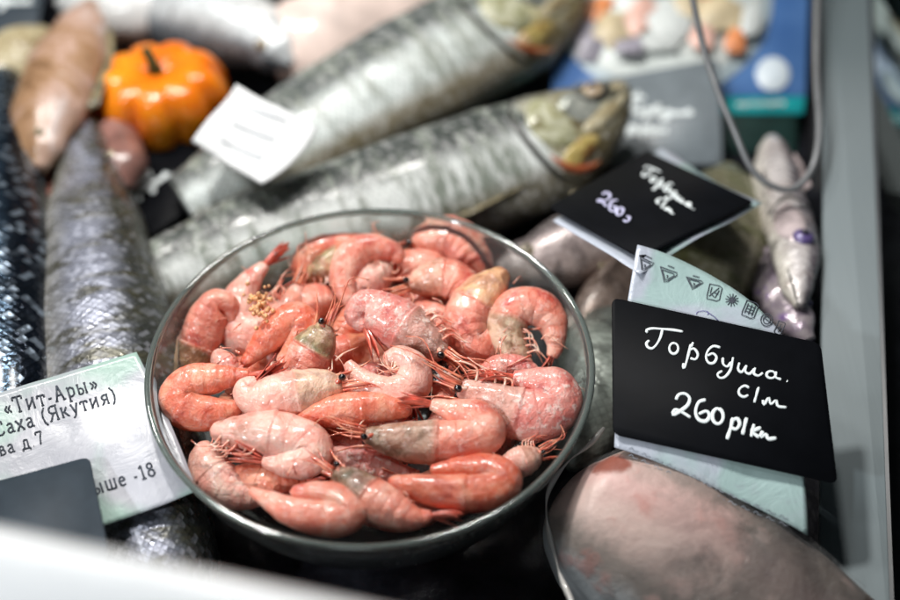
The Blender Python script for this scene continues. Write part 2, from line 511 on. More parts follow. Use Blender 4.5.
# ------------------------------------------------------------------ fish
class Fish:
    def __init__(s, name, label, cat, axis, prof, face, mat, flip=1, NR=90, MR=48, group=None, rough=.02, bodyname='body', sq=1.0):
        s.P, s.L = catmull(axis, NR); s.T = tangents(s.P); s.NR = NR; s.prof = prof
        s.B = []; s.N = []
        for t in s.T:
            b = (face - t * face.dot(t)).normalized(); s.B.append(b); s.N.append(b.cross(t).normalized() * flip)
        s.sq = sq; s.rough = rough
        zmin = min((p.z - 0.02) for p in s.P)
        s.root = thing(name, label, cat, W_((s.P[NR // 2].x, s.P[NR // 2].y, max(0, zmin))), group)
        vs = []; fs = []; dors = []; al = []; uv = []
        for i in range(NR):
            for k in range(MR + 1):
                if k == MR:
                    pass
                ph = 2 * PI * k / MR
                vs.append(s.surf(i / (NR - 1), ph)); dors.append(math.cos(ph)); al.append(i / (NR - 1))
                uv.append((s.L * i / (NR - 1), (ph / PI) * interp([(a, d) for a, b, c, d in prof], .4) * PI))
        m1 = MR + 1
        for i in range(NR - 1):
            for k in range(MR):
                fs.append((i * m1 + k, i * m1 + k + 1, (i + 1) * m1 + k + 1, (i + 1) * m1 + k))
        fs.append(tuple(range(MR))[::-1]); fs.append(tuple((NR - 1) * m1 + k for k in range(MR)))
        s.body = mk(bodyname, vs, fs, mat, s.root, attrs={'dors': dors, 'along': al}, uv=uv)
    def surf(s, t, ph, off=0.0):
        x = max(0, min(1, t)) * (s.NR - 1); i = min(s.NR - 2, int(x)); k = x - i
        P = s.P[i].lerp(s.P[i + 1], k); N = s.N[i].lerp(s.N[i + 1], k); B = s.B[i].lerp(s.B[i + 1], k)
        hd = interp([(a, b) for a, b, c, d in s.prof], t); hv = interp([(a, c) for a, b, c, d in s.prof], t); w = interp([(a, d) for a, b, c, d in s.prof], t)
        cz, sz = math.cos(ph), math.sin(ph)
        h = hd if cz > 0 else hv
        ww = w * abs(sz) ** .0
        r = 1 + s.rough * noise.noise(P * 40 + W_((cz, sz, 3)))
        return P + N * cz * (h * r + off) + B * math.copysign(abs(sz) ** s.sq, sz) * (ww * r + off)
    def patch(s, name, mat, tc, pc, dt, dp, off=.0015, n=14, m=22, shape=None, parent=None, rot=0):
        vs = []; fs = []; a = []
        vs.append(s.surf(tc, pc, off)); a.append(1)
        for j in range(1, n + 1):
            r = j / n
            for i in range(m):
                q = 2 * PI * i / m
                rr = r * (shape(q) if shape else 1)
                x = math.cos(q) * rr; y = math.sin(q) * rr
                x, y = x * math.cos(rot) - y * math.sin(rot), x * math.sin(rot) + y * math.cos(rot)
                o = off * (1 - r ** 4) if j < n else -.001
                vs.append(s.surf(tc + dt * x, pc + dp * y, o)); a.append(1 - r)
        for i in range(m): fs.append((0, 1 + i, 1 + (i + 1) % m))
        for j in range(n - 1):
            b = 1 + j * m
            for i in range(m): fs.append((b + i, b + m + i, b + m + (i + 1) % m, b + (i + 1) % m))
        return mk(name, vs, fs, mat, parent or s.root, attrs={'rim': a})
    def line(s, name, mat, pts, r, off=.0005, parent=None):
        return mk(name, *tube([s.surf(t, p, off) for t, p in pts], r, 24, 7, taper=lambda t: .3 + .7 * math.sin(PI * min(1, max(.02, t)))), mat, parent or s.root)
    def fin(s, name, mat, base, tip, n=14, m=8, th=.0004):
        # base: list of points; tip: list of points; ribbed membrane between them
        A, _ = catmull(base, n); Bq, _ = catmull(tip, n); vs = []; fs = []
        for i in range(n):
            d = (Bq[i] - A[i]); 
            for j in range(m):
                t = j / (m - 1)
                vs.append(A[i] + d * t + s.B[s.NR // 2] * (th * (1.5 if i % 2 else -1.5)) * (1 - .3 * t))
        for i in range(n - 1):
            for j in range(m - 1): fs.append((i * m + j, i * m + j + 1, (i + 1) * m + j + 1, (i + 1) * m + j))
        o = mk(name, vs, fs, mat, s.root); md = o.modifiers.new('t', 'SOLIDIFY'); md.thickness = th
        return o
    def eye(s, tc, pc, r, iris, tiltoff=.0):
        c = s.surf(tc, pc, -r * .35); i = min(s.NR - 1, int(tc * s.NR)); B = (s.surf(tc, pc, 1) - s.surf(tc, pc, 0)).normalized(); T = s.T[i]
        T = (T - B * T.dot(B)).normalized(); N = B.cross(T)
        e = mk('eye', *ellipsoid(c + B * r * .35, T * r, N * r, B * r * .6, 20, 12), iris, s.root)
        mk('pupil', *ellipsoid(c + B * r * .71, T * r * .52, N * r * .52, B * r * .3, 16, 9), EYE, e)

# ================================================================== SETTING
m = M('wet_black_tray')
nz = m.noise(60, 5, .6); m.col(m.ramp(nz, [(.35, (.004, .004, .006)), (.7, (.014, .015, .02))]))
m.set(Roughness=.35, Specular_IOR_Level=.25); m.bump(nz, .4, .004); TRAY = m.m
tr = mk('tray_floor', [W_((-1.6, -1.0, 0)), W_((1.6, -1.0, 0)), W_((1.6, 2.2, 0)), W_((-1.6, 2.2, 0))], [(0, 1, 2, 3)], TRAY); tr['kind'] = 'structure'

# ================================================================== GLASS BOWL
g = M('bowl_glass'); g.set(Base_Color=(.90, .96, .94, 1), Roughness=.015, IOR=1.45, Transmission_Weight=.94, Specular_IOR_Level=.6)
gn = g.noise(260, 5, .7); gn2 = g.noise(26, 3, .5)
sm = g.math('MULTIPLY', g.ramp(gn, [(.5, (0, 0, 0)), (.72, (1, 1, 1))]), g.ramp(gn2, [(.42, (0, 0, 0)), (.62, (1, 1, 1))]))
g.l(g.math('MULTIPLY_ADD', sm, .35, .02), g.b.inputs['Roughness'])
g.bump(gn, .06, .0006)
outer = [(.0, .0), (.030, .0), (.040, .0015), (.046, .004), (.058, .012), (.071, .022), (.082, .034), (.0905, .048), (.0965, .063), (.0995, .074), (.1010, .0785), (.1012, .0798), (.1004, .0808)]
inner = [(.0990, .0808), (.0978, .0798), (.0972, .0780), (.0960, .0730), (.0930, .0630), (.0868, .0490), (.0782, .0362), (.067, .0255), (.054, .0168), (.043, .0110), (.030, .0072), (.0, .0062)]
v, f = lathe([(max(r, .0001), z) for r, z in outer + inner], 128)
bw = mk('glass_bowl', v, f, g.m)
for mo in (bw,):
    s_ = mo.modifiers.new('s', 'SUBSURF'); s_.levels = 1; s_.render_levels = 1
rimm = M('bowl_rim_glass'); rimm.set(Base_Color=(.60, .72, .67, 1), Roughness=.10, Transmission_Weight=.85, Coat_Weight=1.0, Coat_Roughness=.04)
v, f = lathe([(.0998 + .0015 * math.cos(2 * PI * k / 14), .0802 + .0013 * math.sin(2 * PI * k / 14)) for k in range(15)], 128)
bw['_o'] = (bw.location.x, bw.location.y, bw.location.z)
mk('rim', v, f, rimm.m, bw)
tag(bw, 'round clear glass bowl heaped with pink cooked shrimps', 'bowl')

# ================================================================== SHRIMPS
G = (.42, .42, .22); DG = (.17, .16, .10); TAN = (.72, .52, .28); PK = (.8, .35, .25)
Z = RIMZ
# lower layer glimpsed between the upper ones
rnd = random.Random(11)
for k in range(26):
    if k < 15:
        a = k / 15 * 2 * PI + rnd.uniform(-.15, .15); rad = rnd.uniform(.056, .062)
    else:
        a = rnd.uniform(0, 2 * PI); rad = rnd.uniform(0, .036)
    cx_, cy_ = rad * math.cos(a), rad * math.sin(a) * .95
    zc = Z - .028 if k < 15 else Z - .024 + rnd.uniform(-.004, .003)
    ang = a + PI / 2 + rnd.uniform(-.5, .5); cur = rnd.choice((-1, 1)) * rnd.uniform(2.0, 3.2); Ls = rnd.uniform(.050, .062)
    if k < 15: cur = abs(cur) * .75
    pts = []
    x, y, th = 0, 0, ang - cur * .5
    for i in range(8):
        pts.append((x, y)); x += math.cos(th) * Ls / 7; y += math.sin(th) * Ls / 7; th += cur / 7
    mx = sum(p[0] for p in pts) / 8; my = sum(p[1] for p in pts) / 8
    pp = []
    for (x, y) in pts:
        w = W_((x - mx + cx_, y - my + cy_, zc)); d = w - CAM; dz = d.dot(cf)
        pp.append((450 + FP * d.dot(cr) / dz, 300 - FP * d.dot(cu) / dz))
    shrimp('pink cooked shrimp half buried in the lower layer of the glass bowl', pp, rnd.uniform(15, 18), zc, rnd.choice(('coral', 'orange', 'coral', 'rose')), head=TAN, ha=.35, tilt=rnd.uniform(-5, 15), az=rnd.uniform(-40, 40), eyes=0, legs=0, ros=0, ant=0, tail=(k % 2), group='shrimps of the lower layer')

SH = [
 # label, pts(head first), hw, dz, mat, head tint, alpha, kw
 ('upright shrimp with tan head at the far left edge of the bowl', [(178, 392), (186, 368), (196, 342), (207, 318), (217, 304), (228, 306), (232, 322)], 18, -.012, 'coral', TAN, .95, dict(eyes=0, legs=0, ros=0, ant=0, tail=0, side=-1, tilt=40)),
 ('shrimp curled round a clump of orange roe with its tail pointing up', [(300, 284), (287, 312), (262, 333), (241, 328), (240, 303), (252, 280), (266, 264)], 18, -.009, 'pale', (.85, .25, .14), .6, dict(eyes=0, ros=0)),
 ('orange shrimp arching along the back of the heap beside the tail of another', [(318, 290), (304, 268), (312, 253), (333, 247), (362, 244), (388, 248)], 12, -.014, 'orange', PK, .2, dict(eyes=0, ros=0, ant=0, legs=0)),
 ('green-headed shrimp with black eye looking left at the back of the heap', [(303, 281), (320, 272), (340, 262), (362, 262), (378, 276), (372, 296)], 14, -.010, 'orange', G, .9, dict(legs=1)),
 ('shrimp bent into a wide C around a pale shrimp at the back', [(402, 262), (394, 252), (372, 247), (352, 256), (343, 274), (347, 296), (360, 308)], 13.5, -.002, 'coral', PK, .1, dict(eyes=0, legs=0, ros=0, ant=0, side=1, tail=1)),
 ('pale peeled-looking shrimp with feathery legs inside the C-shaped one', [(378, 258), (380, 272), (366, 283), (360, 292), (372, 298)], 15, -.008, 'pale', (.86, .6, .5), .5, dict(eyes=0, ros=0, ant=1)),
 ('shrimp with round black eye facing left below the back rim', [(407, 288), (424, 282), (445, 279), (462, 288), (462, 306), (448, 314)], 17, -.006, 'coral', (.72, .48, .34), .7, dict(ant=2, legs=0)),
 ('large shrimp with brownish orange back nearest the back rim', [(412, 252), (428, 242), (448, 240), (466, 252), (480, 268), (480, 284)], 20, -.014, 'coral', PK, .5, dict(ant=2, legs=0)),
 ('shrimp doubled over with yellowish upper half at the right of the heap', [(506, 270), (494, 284), (478, 302), (468, 324), (476, 344), (488, 336), (486, 318)], 20, -.003, 'coral', (.78, .52, .26), .85, dict(eyes=0, ros=0, ant=0, legs=0, tail=0)),
 ('horseshoe-shaped shrimp with pale green head at the right wall', [(530, 370), (516, 352), (507, 330), (516, 311), (536, 308), (551, 322), (555, 344), (551, 358)], 17, -.006, 'coral', (.66, .58, .40), .9, dict(tilt=26)),
 ('big frosty shrimp with head and red legs at the centre of the heap', [(446, 356), (428, 342), (406, 327), (384, 314), (366, 307), (357, 316), (366, 329)], 21, .004, 'rose', (.62, .42, .34), .8, dict(ant=2, side=1)),
 ('orange shrimp folded into a hook left of the green head', [(278, 364), (294, 350), (303, 332), (296, 321), (277, 331), (259, 349), (243, 366)], 15, -.004, 'orange', PK, .1, dict(eyes=0, legs=0, ros=0, ant=0, tail=1)),
 ('shrimp standing on end with a green head and antennules pointing up', [(327, 323), (320, 340), (310, 358), (301, 376), (300, 396)], 18, -.003, 'coral', (.36, .38, .20), 1.0, dict(side=-1, legs=0, ant=1, tilt=40)),
 ('pale round shrimp curled tight just left of the bowl centre', [(383, 362), (398, 358), (411, 368), (410, 384), (394, 394), (372, 388), (357, 374), (347, 362)], 16, .003, 'pale', (.88, .62, .55), .4, dict(eyes=0, ros=0, ant=0, side=1, tail=0)),
 ('red-orange shrimp curled against the left wall of the bowl', [(243, 406), (218, 412), (193, 410), (180, 398), (193, 384), (218, 379), (250, 375)], 17, -.002, 'orange', PK, .1, dict(eyes=0, ros=0, ant=1, legs=0, tail=1)),
 ('pale pink shrimp lying flat with black eye at its right end', [(345, 386), (325, 388), (300, 394), (272, 400), (251, 398), (246, 388), (258, 381)], 20, .002, 'pale', (.78, .58, .36), .75, dict(side=-1, ant=1, legs=0)),
 ('long straight orange shrimp lying under the pale pink ones', [(412, 412), (384, 407), (352, 408), (322, 413), (296, 423), (290, 430)], 14, -.001, 'orange', PK, .1, dict(side=1, eyes=0, ros=0, ant=0, legs=0, tail=0)),
 ('large whitish shrimp with red-streaked head near the lower left wall', [(210, 430), (238, 434), (272, 436), (302, 443), (310, 456), (290, 463), (262, 460)], 20, -.001, 'pale', (.85, .42, .34), .7, dict(side=1, tilt=12, eyes=0, ros=0, ant=0)),
 ('shrimp sunk low against the lower left wall of the bowl', [(204, 442), (207, 462), (220, 480), (242, 494), (268, 500)], 18, -.014, 'pale', (.7, .4, .3), .4, dict(side=-1, eyes=0, ros=0, ant=0, tilt=8)),
 ('salmon pink shrimp bent like a hook by the front rim', [(290, 492), (318, 494), (343, 503), (347, 515), (325, 518), (295, 512), (270, 500), (250, 490)], 15, .000, 'coral', PK, .1, dict(eyes=0, ros=0, ant=0, tilt=6, legs=0, tail=0)),
 ('shrimp with blackish green head lying by the front rim', [(333, 472), (348, 482), (366, 496), (386, 508), (412, 518), (432, 516)], 18, -.001, 'coral', DG, 1.0, dict(side=1, tilt=6, ant=1, legs=0)),
 ('long shrimp with black eye, orange beak and dark blotch on its side', [(362, 434), (390, 439), (425, 441), (462, 441), (484, 432), (476, 418), (452, 411), (430, 404)], 19, .003, 'coral', (.50, .42, .32), .9, dict(side=-1, legs=0)),
 ('deep pink shrimp bent double against the front right rim', [(388, 480), (420, 487), (458, 492), (490, 490), (503, 479), (488, 470), (458, 468), (430, 470)], 16, .001, 'orange', PK, .2, dict(eyes=0, ros=0, ant=0, tilt=8, tail=0, legs=0)),
 ('thick frosty shrimp with red tail tucked in by the right wall', [(458, 386), (480, 396), (506, 408), (534, 414), (556, 404), (553, 388), (530, 381), (512, 378)], 22, .002, 'rose', (.74, .50, .40), .7, dict(ant=2, side=-1)),
 ('small shrimp head poking up beside the right rim', [(541, 452), (528, 458), (512, 464), (494, 468)], 13, -.004, 'pale', (.82, .50, .36), .6, dict(side=1, tilt=12, ant=2)),
 ('pink shrimp lying under the hooked orange one', [(336, 300), (316, 303), (300, 314), (302, 332)], 17, -.015, 'coral', PK, .2, dict(eyes=0, ros=0, ant=0, legs=0)),
 ('pink shrimp wedged behind the black-eyed one', [(384, 278), (406, 268), (432, 264), (450, 272)], 13, -.013, 'coral', PK, .2, dict(eyes=0, ros=0, ant=0, legs=0, side=1)),
 ('orange shrimp standing on its tail beside the green head', [(352, 304), (350, 324), (342, 344), (334, 362)], 14, -.016, 'orange', PK, .2, dict(eyes=0, ros=0, ant=0, legs=0, side=1)),
 ('pink shrimp deep in the gap right of the centre', [(412, 306), (436, 322), (452, 344), (452, 366)], 15, -.016, 'coral', PK, .2, dict(eyes=0, ros=0, ant=0, legs=1, side=1)),
 ('small pink shrimp stub showing between the tan-headed and the red-orange ones', [(216, 350), (222, 362), (232, 372), (246, 374)], 11, -.010, 'pale', PK, .2, dict(eyes=0, ros=0, ant=0, legs=0, side=1)),
 ('shrimp with red feelers squeezed under the frosty one at the right wall', [(480, 372), (500, 368), (524, 372), (545, 384)], 12, -.008, 'rose', PK, .3, dict(eyes=0, ros=1, ant=2, legs=1, side=1)),
 ('pink shrimp low in the front gap right of the blackish green head', [(398, 500), (424, 502), (452, 508), (476, 504)], 13, -.014, 'coral', PK, .2, dict(eyes=0, ros=0, ant=0, legs=0, side=1, tilt=6)),
 ('pink shrimp low beside the lower left wall under the whitish one', [(232, 470), (256, 480), (284, 484), (306, 480)], 14, -.012, 'orange', PK, .2, dict(eyes=0, ros=0, ant=0, legs=1, side=1, tilt=6)),
 ('mauve shrimp under the long black-eyed one', [(325, 452), (356, 464), (392, 474), (420, 476)], 14, -.012, 'rose', (.5, .3, .28), .6, dict(eyes=0, ros=0, ant=0, legs=0, side=1)),
]
for (lab, pts, hw, dz, mt, tint, al, kw) in SH:
    shrimp(lab, pts, hw, Z + dz - .004, mt, head=tint, ha=al, **kw)
# roe clump held by the curled shrimp
ROE = plain('roe_orange', (.80, .42, .20), .35, coat=.5, var=.3, scale=500)
parts = []
for k in range(70):
    p = onz(258 + random.gauss(0, 6), 304 + random.gauss(0, 8), Z + .003 + random.gauss(0, .0012)); r = random.uniform(.0007, .0013)
    parts.append(ellipsoid(p, W_((r, 0, 0)), W_((0, r, 0)), W_((0, 0, r)), 8, 5))
o = mk('shrimp_roe', *join(parts), ROE); tag(o, 'small clump of orange roe on the curled shrimp at the left', 'roe'); o['kind'] = 'stuff'

# loose legs and shell crumbs between the shrimps
rnd = random.Random(5); parts = []
for k in range(120):
    a = rnd.uniform(0, 2 * PI); rad = .083 * math.sqrt(rnd.random()); p = W_((rad * math.cos(a), rad * math.sin(a), Z - rnd.uniform(.000, .012)))
    d = W_((rnd.gauss(0, 1), rnd.gauss(0, 1), rnd.gauss(0, .3))).normalized(); l = rnd.uniform(.005, .014); e = W_((rnd.gauss(0, 1), rnd.gauss(0, 1), rnd.gauss(0, .6))) * l * .25
    parts.append(tube([p, p + d * l * .5 + e, p + d * l], rnd.uniform(.00025, .0006), 7, 5, taper=lambda t: 1.2 - .9 * t))
o = mk('shell_debris', *join(parts), LIMB); tag(o, 'loose broken shrimp legs and feelers scattered through the bowl', 'shrimp debris'); o['kind'] = 'stuff'

# ================================================================== FISH
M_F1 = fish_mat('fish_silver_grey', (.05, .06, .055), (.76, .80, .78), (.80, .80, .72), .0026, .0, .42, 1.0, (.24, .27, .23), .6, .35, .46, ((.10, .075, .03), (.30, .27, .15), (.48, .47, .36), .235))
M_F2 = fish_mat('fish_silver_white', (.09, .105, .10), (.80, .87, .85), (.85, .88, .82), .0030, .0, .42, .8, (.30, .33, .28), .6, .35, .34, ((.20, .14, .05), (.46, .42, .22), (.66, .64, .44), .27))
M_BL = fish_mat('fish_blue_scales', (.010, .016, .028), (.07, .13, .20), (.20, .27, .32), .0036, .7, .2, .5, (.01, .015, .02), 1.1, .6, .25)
M_GR = fish_mat('fish_grey_olive', (.05, .055, .05), (.32, .34, .42), (.50, .48, .40), .0028, .4, .3, .9, (.085, .08, .045), .7, .3)  # side colour carries a painted blue-violet sheen
M_PALE = plain('fish_flesh_pale', (.74, .60, .54), .35, coat=.4, var=.25, scale=25, bump=.3)
M_WHT = plain('fish_belly_white', (.72, .74, .74), .3, coat=.5, var=.2, scale=25, bump=.3)
M_TAN = mottled('fish_skin_tan', [(.14, .07, .03), (.34, .20, .11), (.48, .32, .25), (.56, .46, .43)], .35, 26)
M_OLV = mottled('fish_gill_olive', [(.16, .13, .05), (.34, .34, .20), (.52, .52, .38), (.30, .28, .12)], scale=55)
M_CRM = mottled('fish_jaw_cream', [(.18, .12, .05), (.42, .36, .22), (.60, .56, .42)], scale=70)
M_GHD = mottled('fish_cheek_silver', [(.12, .13, .11), (.36, .38, .34), (.55, .56, .50)], .25, 65, .3)
M_BRN = plain('fish_gill_brown', (.16, .085, .03), .4, coat=.4, var=.5, scale=80, bump=.4)
M_RED = mottled('fish_gill_red', [(.16, .05, .02), (.40, .10, .04), (.45, .22, .10)], scale=90)
M_DRK = plain('fish_seam_dark', (.03, .03, .025), .4, coat=.3, var=.3)
M_OCH = mottled('fish_gill_ochre', [(.22, .10, .03), (.46, .36, .12), (.58, .40, .26)], scale=70)
M_EYEF = mottled('fish_iris_tan', [(.10, .07, .04), (.42, .30, .18), (.60, .50, .38)], .2, 200)
M_IRIS = plain('fish_iris_gold', (.45, .38, .26), .2, .4, coat=.8, scale=300)
M_IRISP = plain('fish_iris_violet', (.11, .08, .22), .25, .1, coat=.8, scale=300)
M_FIN = plain('fish_fin_olive', (.20, .17, .10), .35, coat=.4, var=.5, scale=200, bump=.4)

def mm(px, d=.68): return px * d / FP
P1 = [(0, .004, .004, .004), (.012, .0075, .008, .006), (.04, .0125, .0155, .010), (.08, .018, .0225, .014), (.13, .024, .029, .018), (.20, .030, .036, .021), (.30, .035, .036, .022), (.45, .036, .037, .023), (.62, .033, .033, .020), (.78, .030, .030, .018), (.9, .024, .024, .014), (1, .018, .018, .010)]
F1 = Fish('whole_fish', 'silver grey whole fish with yellow-green gill cover lying just behind the shrimp bowl', 'fish',
          [onz(627, 88, .050), onz(562, 130, .040), onz(470, 172, .033), onz(340, 215, .030), onz(220, 255, .028), onz(130, 290, .024)], [(a, b, c * 1.15, d) for a, b, c, d in P1], W_((.10, -.35, .93)), M_F1, flip=-1, group='whole fish laid out around the bowl')
def head_parts(F, f):
    F.patch('cheek', M_GHD, f * .58, 1.42, f * .22, .50, .0014)
    F.patch('jaw_plate', M_CRM, f * .40, 1.98, f * .34, .20, .0016, rot=0)
    F.patch('gill_cover', M_OLV, f * .96, 1.50, f * .20, .60, .0022, shape=lambda q: 1 + .12 * math.sin(3 * q + 1))
    F.patch('lower_gill_plate', M_OCH, f * .84, 2.22, f * .22, .20, .0016)
    F.line('gill_slit', M_DRK, [(f * 1.10, .62), (f * 1.24, 1.1), (f * 1.26, 1.7), (f * 1.16, 2.3), (f * .95, 2.75)], .0019, .0003)
    F.line('gill_flesh', M_RED, [(f * 1.13, 2.05), (f * 1.02, 2.35), (f * .85, 2.6), (f * .7, 2.75)], .0030, -.0008)
    F.line('mouth', M_DRK, [(f * .0, 1.7), (f * .14, 1.65), (f * .28, 1.8), (f * .36, 2.0)], .0013, .0004)
    F.patch('snout', M_CRM, f * .10, 1.45, f * .085, .5, .0018)
    F.eye(f * .38, 1.22, .0066, M_EYEF)
    F.line('eye_ring', M_DRK, [(f * (.38 + .17 * math.cos(a)), 1.22 + .36 * math.sin(a)) for a in [i * PI / 6 for i in range(-2, 11)]], .0022, .0006)
head_parts(F1, .205)
fbase = lambda F, a, b, ph, n=5: [F.surf(a + (b - a) * i / (n - 1), ph, -.001) for i in range(n)]
def fin_on(F, name, a, b, ph, ln, sweep, mat=None):
    base = fbase(F, a, b, ph); tip = []
    for i, p in enumerate(base):
        t = a + (b - a) * i / 4; k = min(F.NR - 1, int(t * F.NR)); d = (F.surf(t, ph, 1) - F.surf(t, ph, 0)).normalized()
        tip.append(p + d * ln * (1 - .55 * i / 4) + F.T[k] * sweep)
    return F.fin(name, mat or M_FIN, base, tip)
fin_on(F1, 'pectoral_fin', .27, .31, 2.3, .008, .05)
P2 = [(a, b * 1.12, c * 1.12, d * 1.1) for a, b, c, d in P1]
F2 = Fish('whole_fish', 'white-sided whole fish with yellow head behind the one nearest the bowl', 'fish',
          [onz(585, -22, .055), onz(520, 18, .045), onz(440, 60, .042), onz(330, 120, .038), onz(250, 170, .034), onz(185, 206, .026)], P2, W_((.10, -.38, .92)), M_F2, flip=-1, group='whole fish laid out around the bowl')
head_parts(F2, .25)

# left fish: tails away, bodies running towards the viewer
P3 = [(0, .010, .010, .008), (.08, .026, .026, .022), (.25, .036, .036, .030), (.5, .037, .037, .030), (.72, .030, .030, .024), (.88, .018, .018, .014), (1, .009, .009, .006)]
F3 = Fish('whole_fish', 'grey olive scaled fish running under the printed paper left of the bowl', 'fish',
          [onz(185, 640, .030), onz(150, 540, .034), onz(112, 400, .034), onz(98, 290, .034), onz(88, 190, .034), onz(84, 122, .038)], P3, W_((-.05, -.45, .9)), M_GR, flip=-1, group='whole fish laid out around the bowl')
def pxof(p): return 450 + FP * (p - CAM).dot(cr) / depth(p)
phL = min([k * PI / 12 for k in range(24)], key=lambda a: pxof(F3.surf(.42, a)) + 200 * (F3.surf(.42, a).z < .025))
bs = [F3.surf(.40 + .012 * k, phL, -.001) for k in range(5)]
F3.fin('pectoral_fin', M_FIN, bs, [b + W_((-.006 - .004 * k, -.034 + .004 * k, .002)) for k, b in enumerate(bs)])
fin_on(F3, 'pelvic_fin', .52, .57, 2.6, .014, .012)
F4 = Fish('whole_fish', 'dark blue fish with glinting scales at the far left edge', 'fish',
          [onz(10, 560, .03), onz(4, 430, .036), onz(-4, 320, .038), onz(-8, 210, .038), onz(-2, 120, .036), onz(4, 60, .034)], [(a, b * .93, c * .93, d * .95) for a, b, c, d in P3], W_((.15, -.4, .9)), M_BL, flip=-1, group='whole fish laid out around the bowl')
fin_on(F4, 'pectoral_fin', .30, .36, 1.9, .010, .03)

P4 = [(0, .004, .004, .004), (.08, .014, .014, .010), (.3, .022, .022, .016), (.6, .024, .024, .017), (.85, .016, .016, .012), (1, .006, .006, .005)]
F5 = Fish('whole_fish', 'tan brown fish leaning upright left of the pumpkin', 'fish',
          [onz(40, 170, .045), onz(42, 135, .048), onz(55, 95, .05), onz(72, 50, .05), (onz(90, 5, .05))], [(a, b * 1.05, c * 1.05, d) for a, b, c, d in P4], W_((-.1, -.6, .8)), M_TAN, flip=-1, group='whole fish laid out around the bowl')
fin_on(F5, 'dorsal_fin', .3, .8, 0, .008, .004); F5.eye(.12, 1.3, .003, M_IRIS)
F6 = Fish('whole_fish', 'khaki fish lying under the grey card in the upper left corner', 'fish',
          [onz(60, 40, .03), onz(30, 52, .032), onz(0, 75, .03), onz(-40, 110, .03)], P4, W_((0, -.5, .8)), M_CRM, flip=1, group='whole fish laid out around the bowl')
F6.eye(.15, 1.3, .004, M_IRIS)
F7 = Fish('whole_fish', 'white-bellied grey fish behind the pumpkin', 'fish',
          [onz(292, 66, .032), onz(262, 40, .036), onz(215, 24, .034), onz(160, 10, .03), onz(100, 5, .03)], [(a, b * 1.15, c * 1.25, d * 1.2) for a, b, c, d in P4], W_((0, -.5, .8)), fish_mat('fish_grey_white', (.14, .17, .20), (.62, .66, .68), (.85, .85, .84), .004, .2, .35, .4, None, .3, .2), flip=1, group='whole fish laid out around the bowl')
F7.eye(.12, 1.2, .004, M_IRIS); fin_on(F7, 'dorsal_fin', .4, .6, 0, .012, .006)
F8 = Fish('fish_fillet', 'pale pink fish fillet across the top between two fish', 'fillet',
          [onz(270, 60, .03), onz(320, 40, .034), onz(380, 15, .034), onz(450, -25, .03)], [(0, .015, .015, .010), (.15, .034, .034, .015), (.6, .036, .036, .015), (1, .02, .02, .01)], W_((0, -.55, .8)), M_PALE, flip=1)
F9 = Fish('whole_fish', 'whitish fish in the top left beyond the pumpkin', 'fish',
          [onz(215, -8, .03), onz(160, 6, .032), onz(110, 10, .03), onz(60, 0, .03)], P4, W_((0, -.5, .8)), M_WHT, flip=1, group='whole fish laid out around the bowl')
F9.eye(.15, 1.3, .004, M_IRIS)
F10 = Fish('small_fish', 'small pinkish fish head between the pumpkin and the grey olive fish', 'small fish',
          [onz(122, 190, .03), onz(122, 172, .032), onz(120, 155, .03), onz(112, 135, .03)], [(0, .007, .007, .006), (.3, .016, .016, .013), (1, .014, .014, .012)], W_((0, -.5, .8)), plain('fish_skin_pink', (.24, .12, .10), .3, coat=.5, var=.4, scale=60, bump=.4), flip=1)
F10.eye(.3, 1.4, .003, M_IRIS)
F11 = Fish('whole_fish', 'reddish fish squeezed between the blue fish and the grey olive fish', 'fish',
          [onz(36, 240, .022), onz(36, 210, .024), onz(34, 180, .024), onz(28, 140, .022)], [(a, b * .7, c * .7, d * .7) for a, b, c, d in P4], W_((0, -.5, .8)), plain('fish_skin_red', (.40, .16, .12), .3, coat=.5, var=.4, scale=60, bump=.4), flip=1, group='whole fish laid out around the bowl')
F11.eye(.15, 1.3, .003, M_IRIS)

# right side fish
M_RT = fish_mat('fish_olive_mottled', (.06, .055, .02), (.17, .16, .10), (.30, .28, .20), .003, .15, .35, .8, (.12, .13, .05), .5, .3)
SK12 = fish_mat('fish_silver_pink', (.18, .16, .18), (.62, .58, .57), (.74, .70, .62), .0026, .2, .3, .4, (.34, .26, .24), .5, .3)
F12 = Fish('small_fish', 'small silvery fish with violet eye hanging nose down beside the metal post', 'small fish',
          [onz(800, 308, .055), onz(798, 285, .056), onz(797, 255, .054), onz(790, 225, .050), onz(780, 195, .045), onz(775, 165, .04), onz(772, 140, .036)],
          [(0, .003, .003, .003), (.08, .0075, .009, .006), (.25, .012, .013, .009), (.45, .013, .0145, .010), (.75, .013, .014, .010), (.92, .009, .009, .008), (1, .005, .005, .004)], W_((-.25, -.6, .8)), SK12, flip=-1, group='small fish by the metal post')
M_GP = plain('gill_silver_pink', (.50, .42, .42), .25, .3, coat=.5, var=.5, scale=90, bump=.4)
F12.eye(.27, 1.22, .0058, M_IRISP)
F12.patch('gill_cover', M_GP, .36, 1.6, .11, .7, .0012); F12.line('gill_slit', M_DRK, [(.46, .6), (.50, 1.4), (.44, 2.3)], .0010); F12.line('mouth', M_DRK, [(0, 1.9), (.07, 1.9), (.13, 2.1)], .0006)
F13 = Fish('small_fish', 'small violet-sheened fish head below the one with violet eye', 'small fish',
          [onz(808, 342, .045), onz(800, 330, .046), onz(790, 312, .044), onz(778, 290, .04), onz(768, 262, .034)],
          [(0, .004, .004, .004), (.2, .010, .010, .008), (.5, .014, .014, .011), (1, .012, .012, .010)], W_((-.1, -.6, .8)), mottled('fish_skin_violet', [(.12, .09, .12), (.34, .28, .34), (.50, .44, .46), (.30, .18, .46)], .25, 55, .3), flip=-1, group='small fish by the metal post')
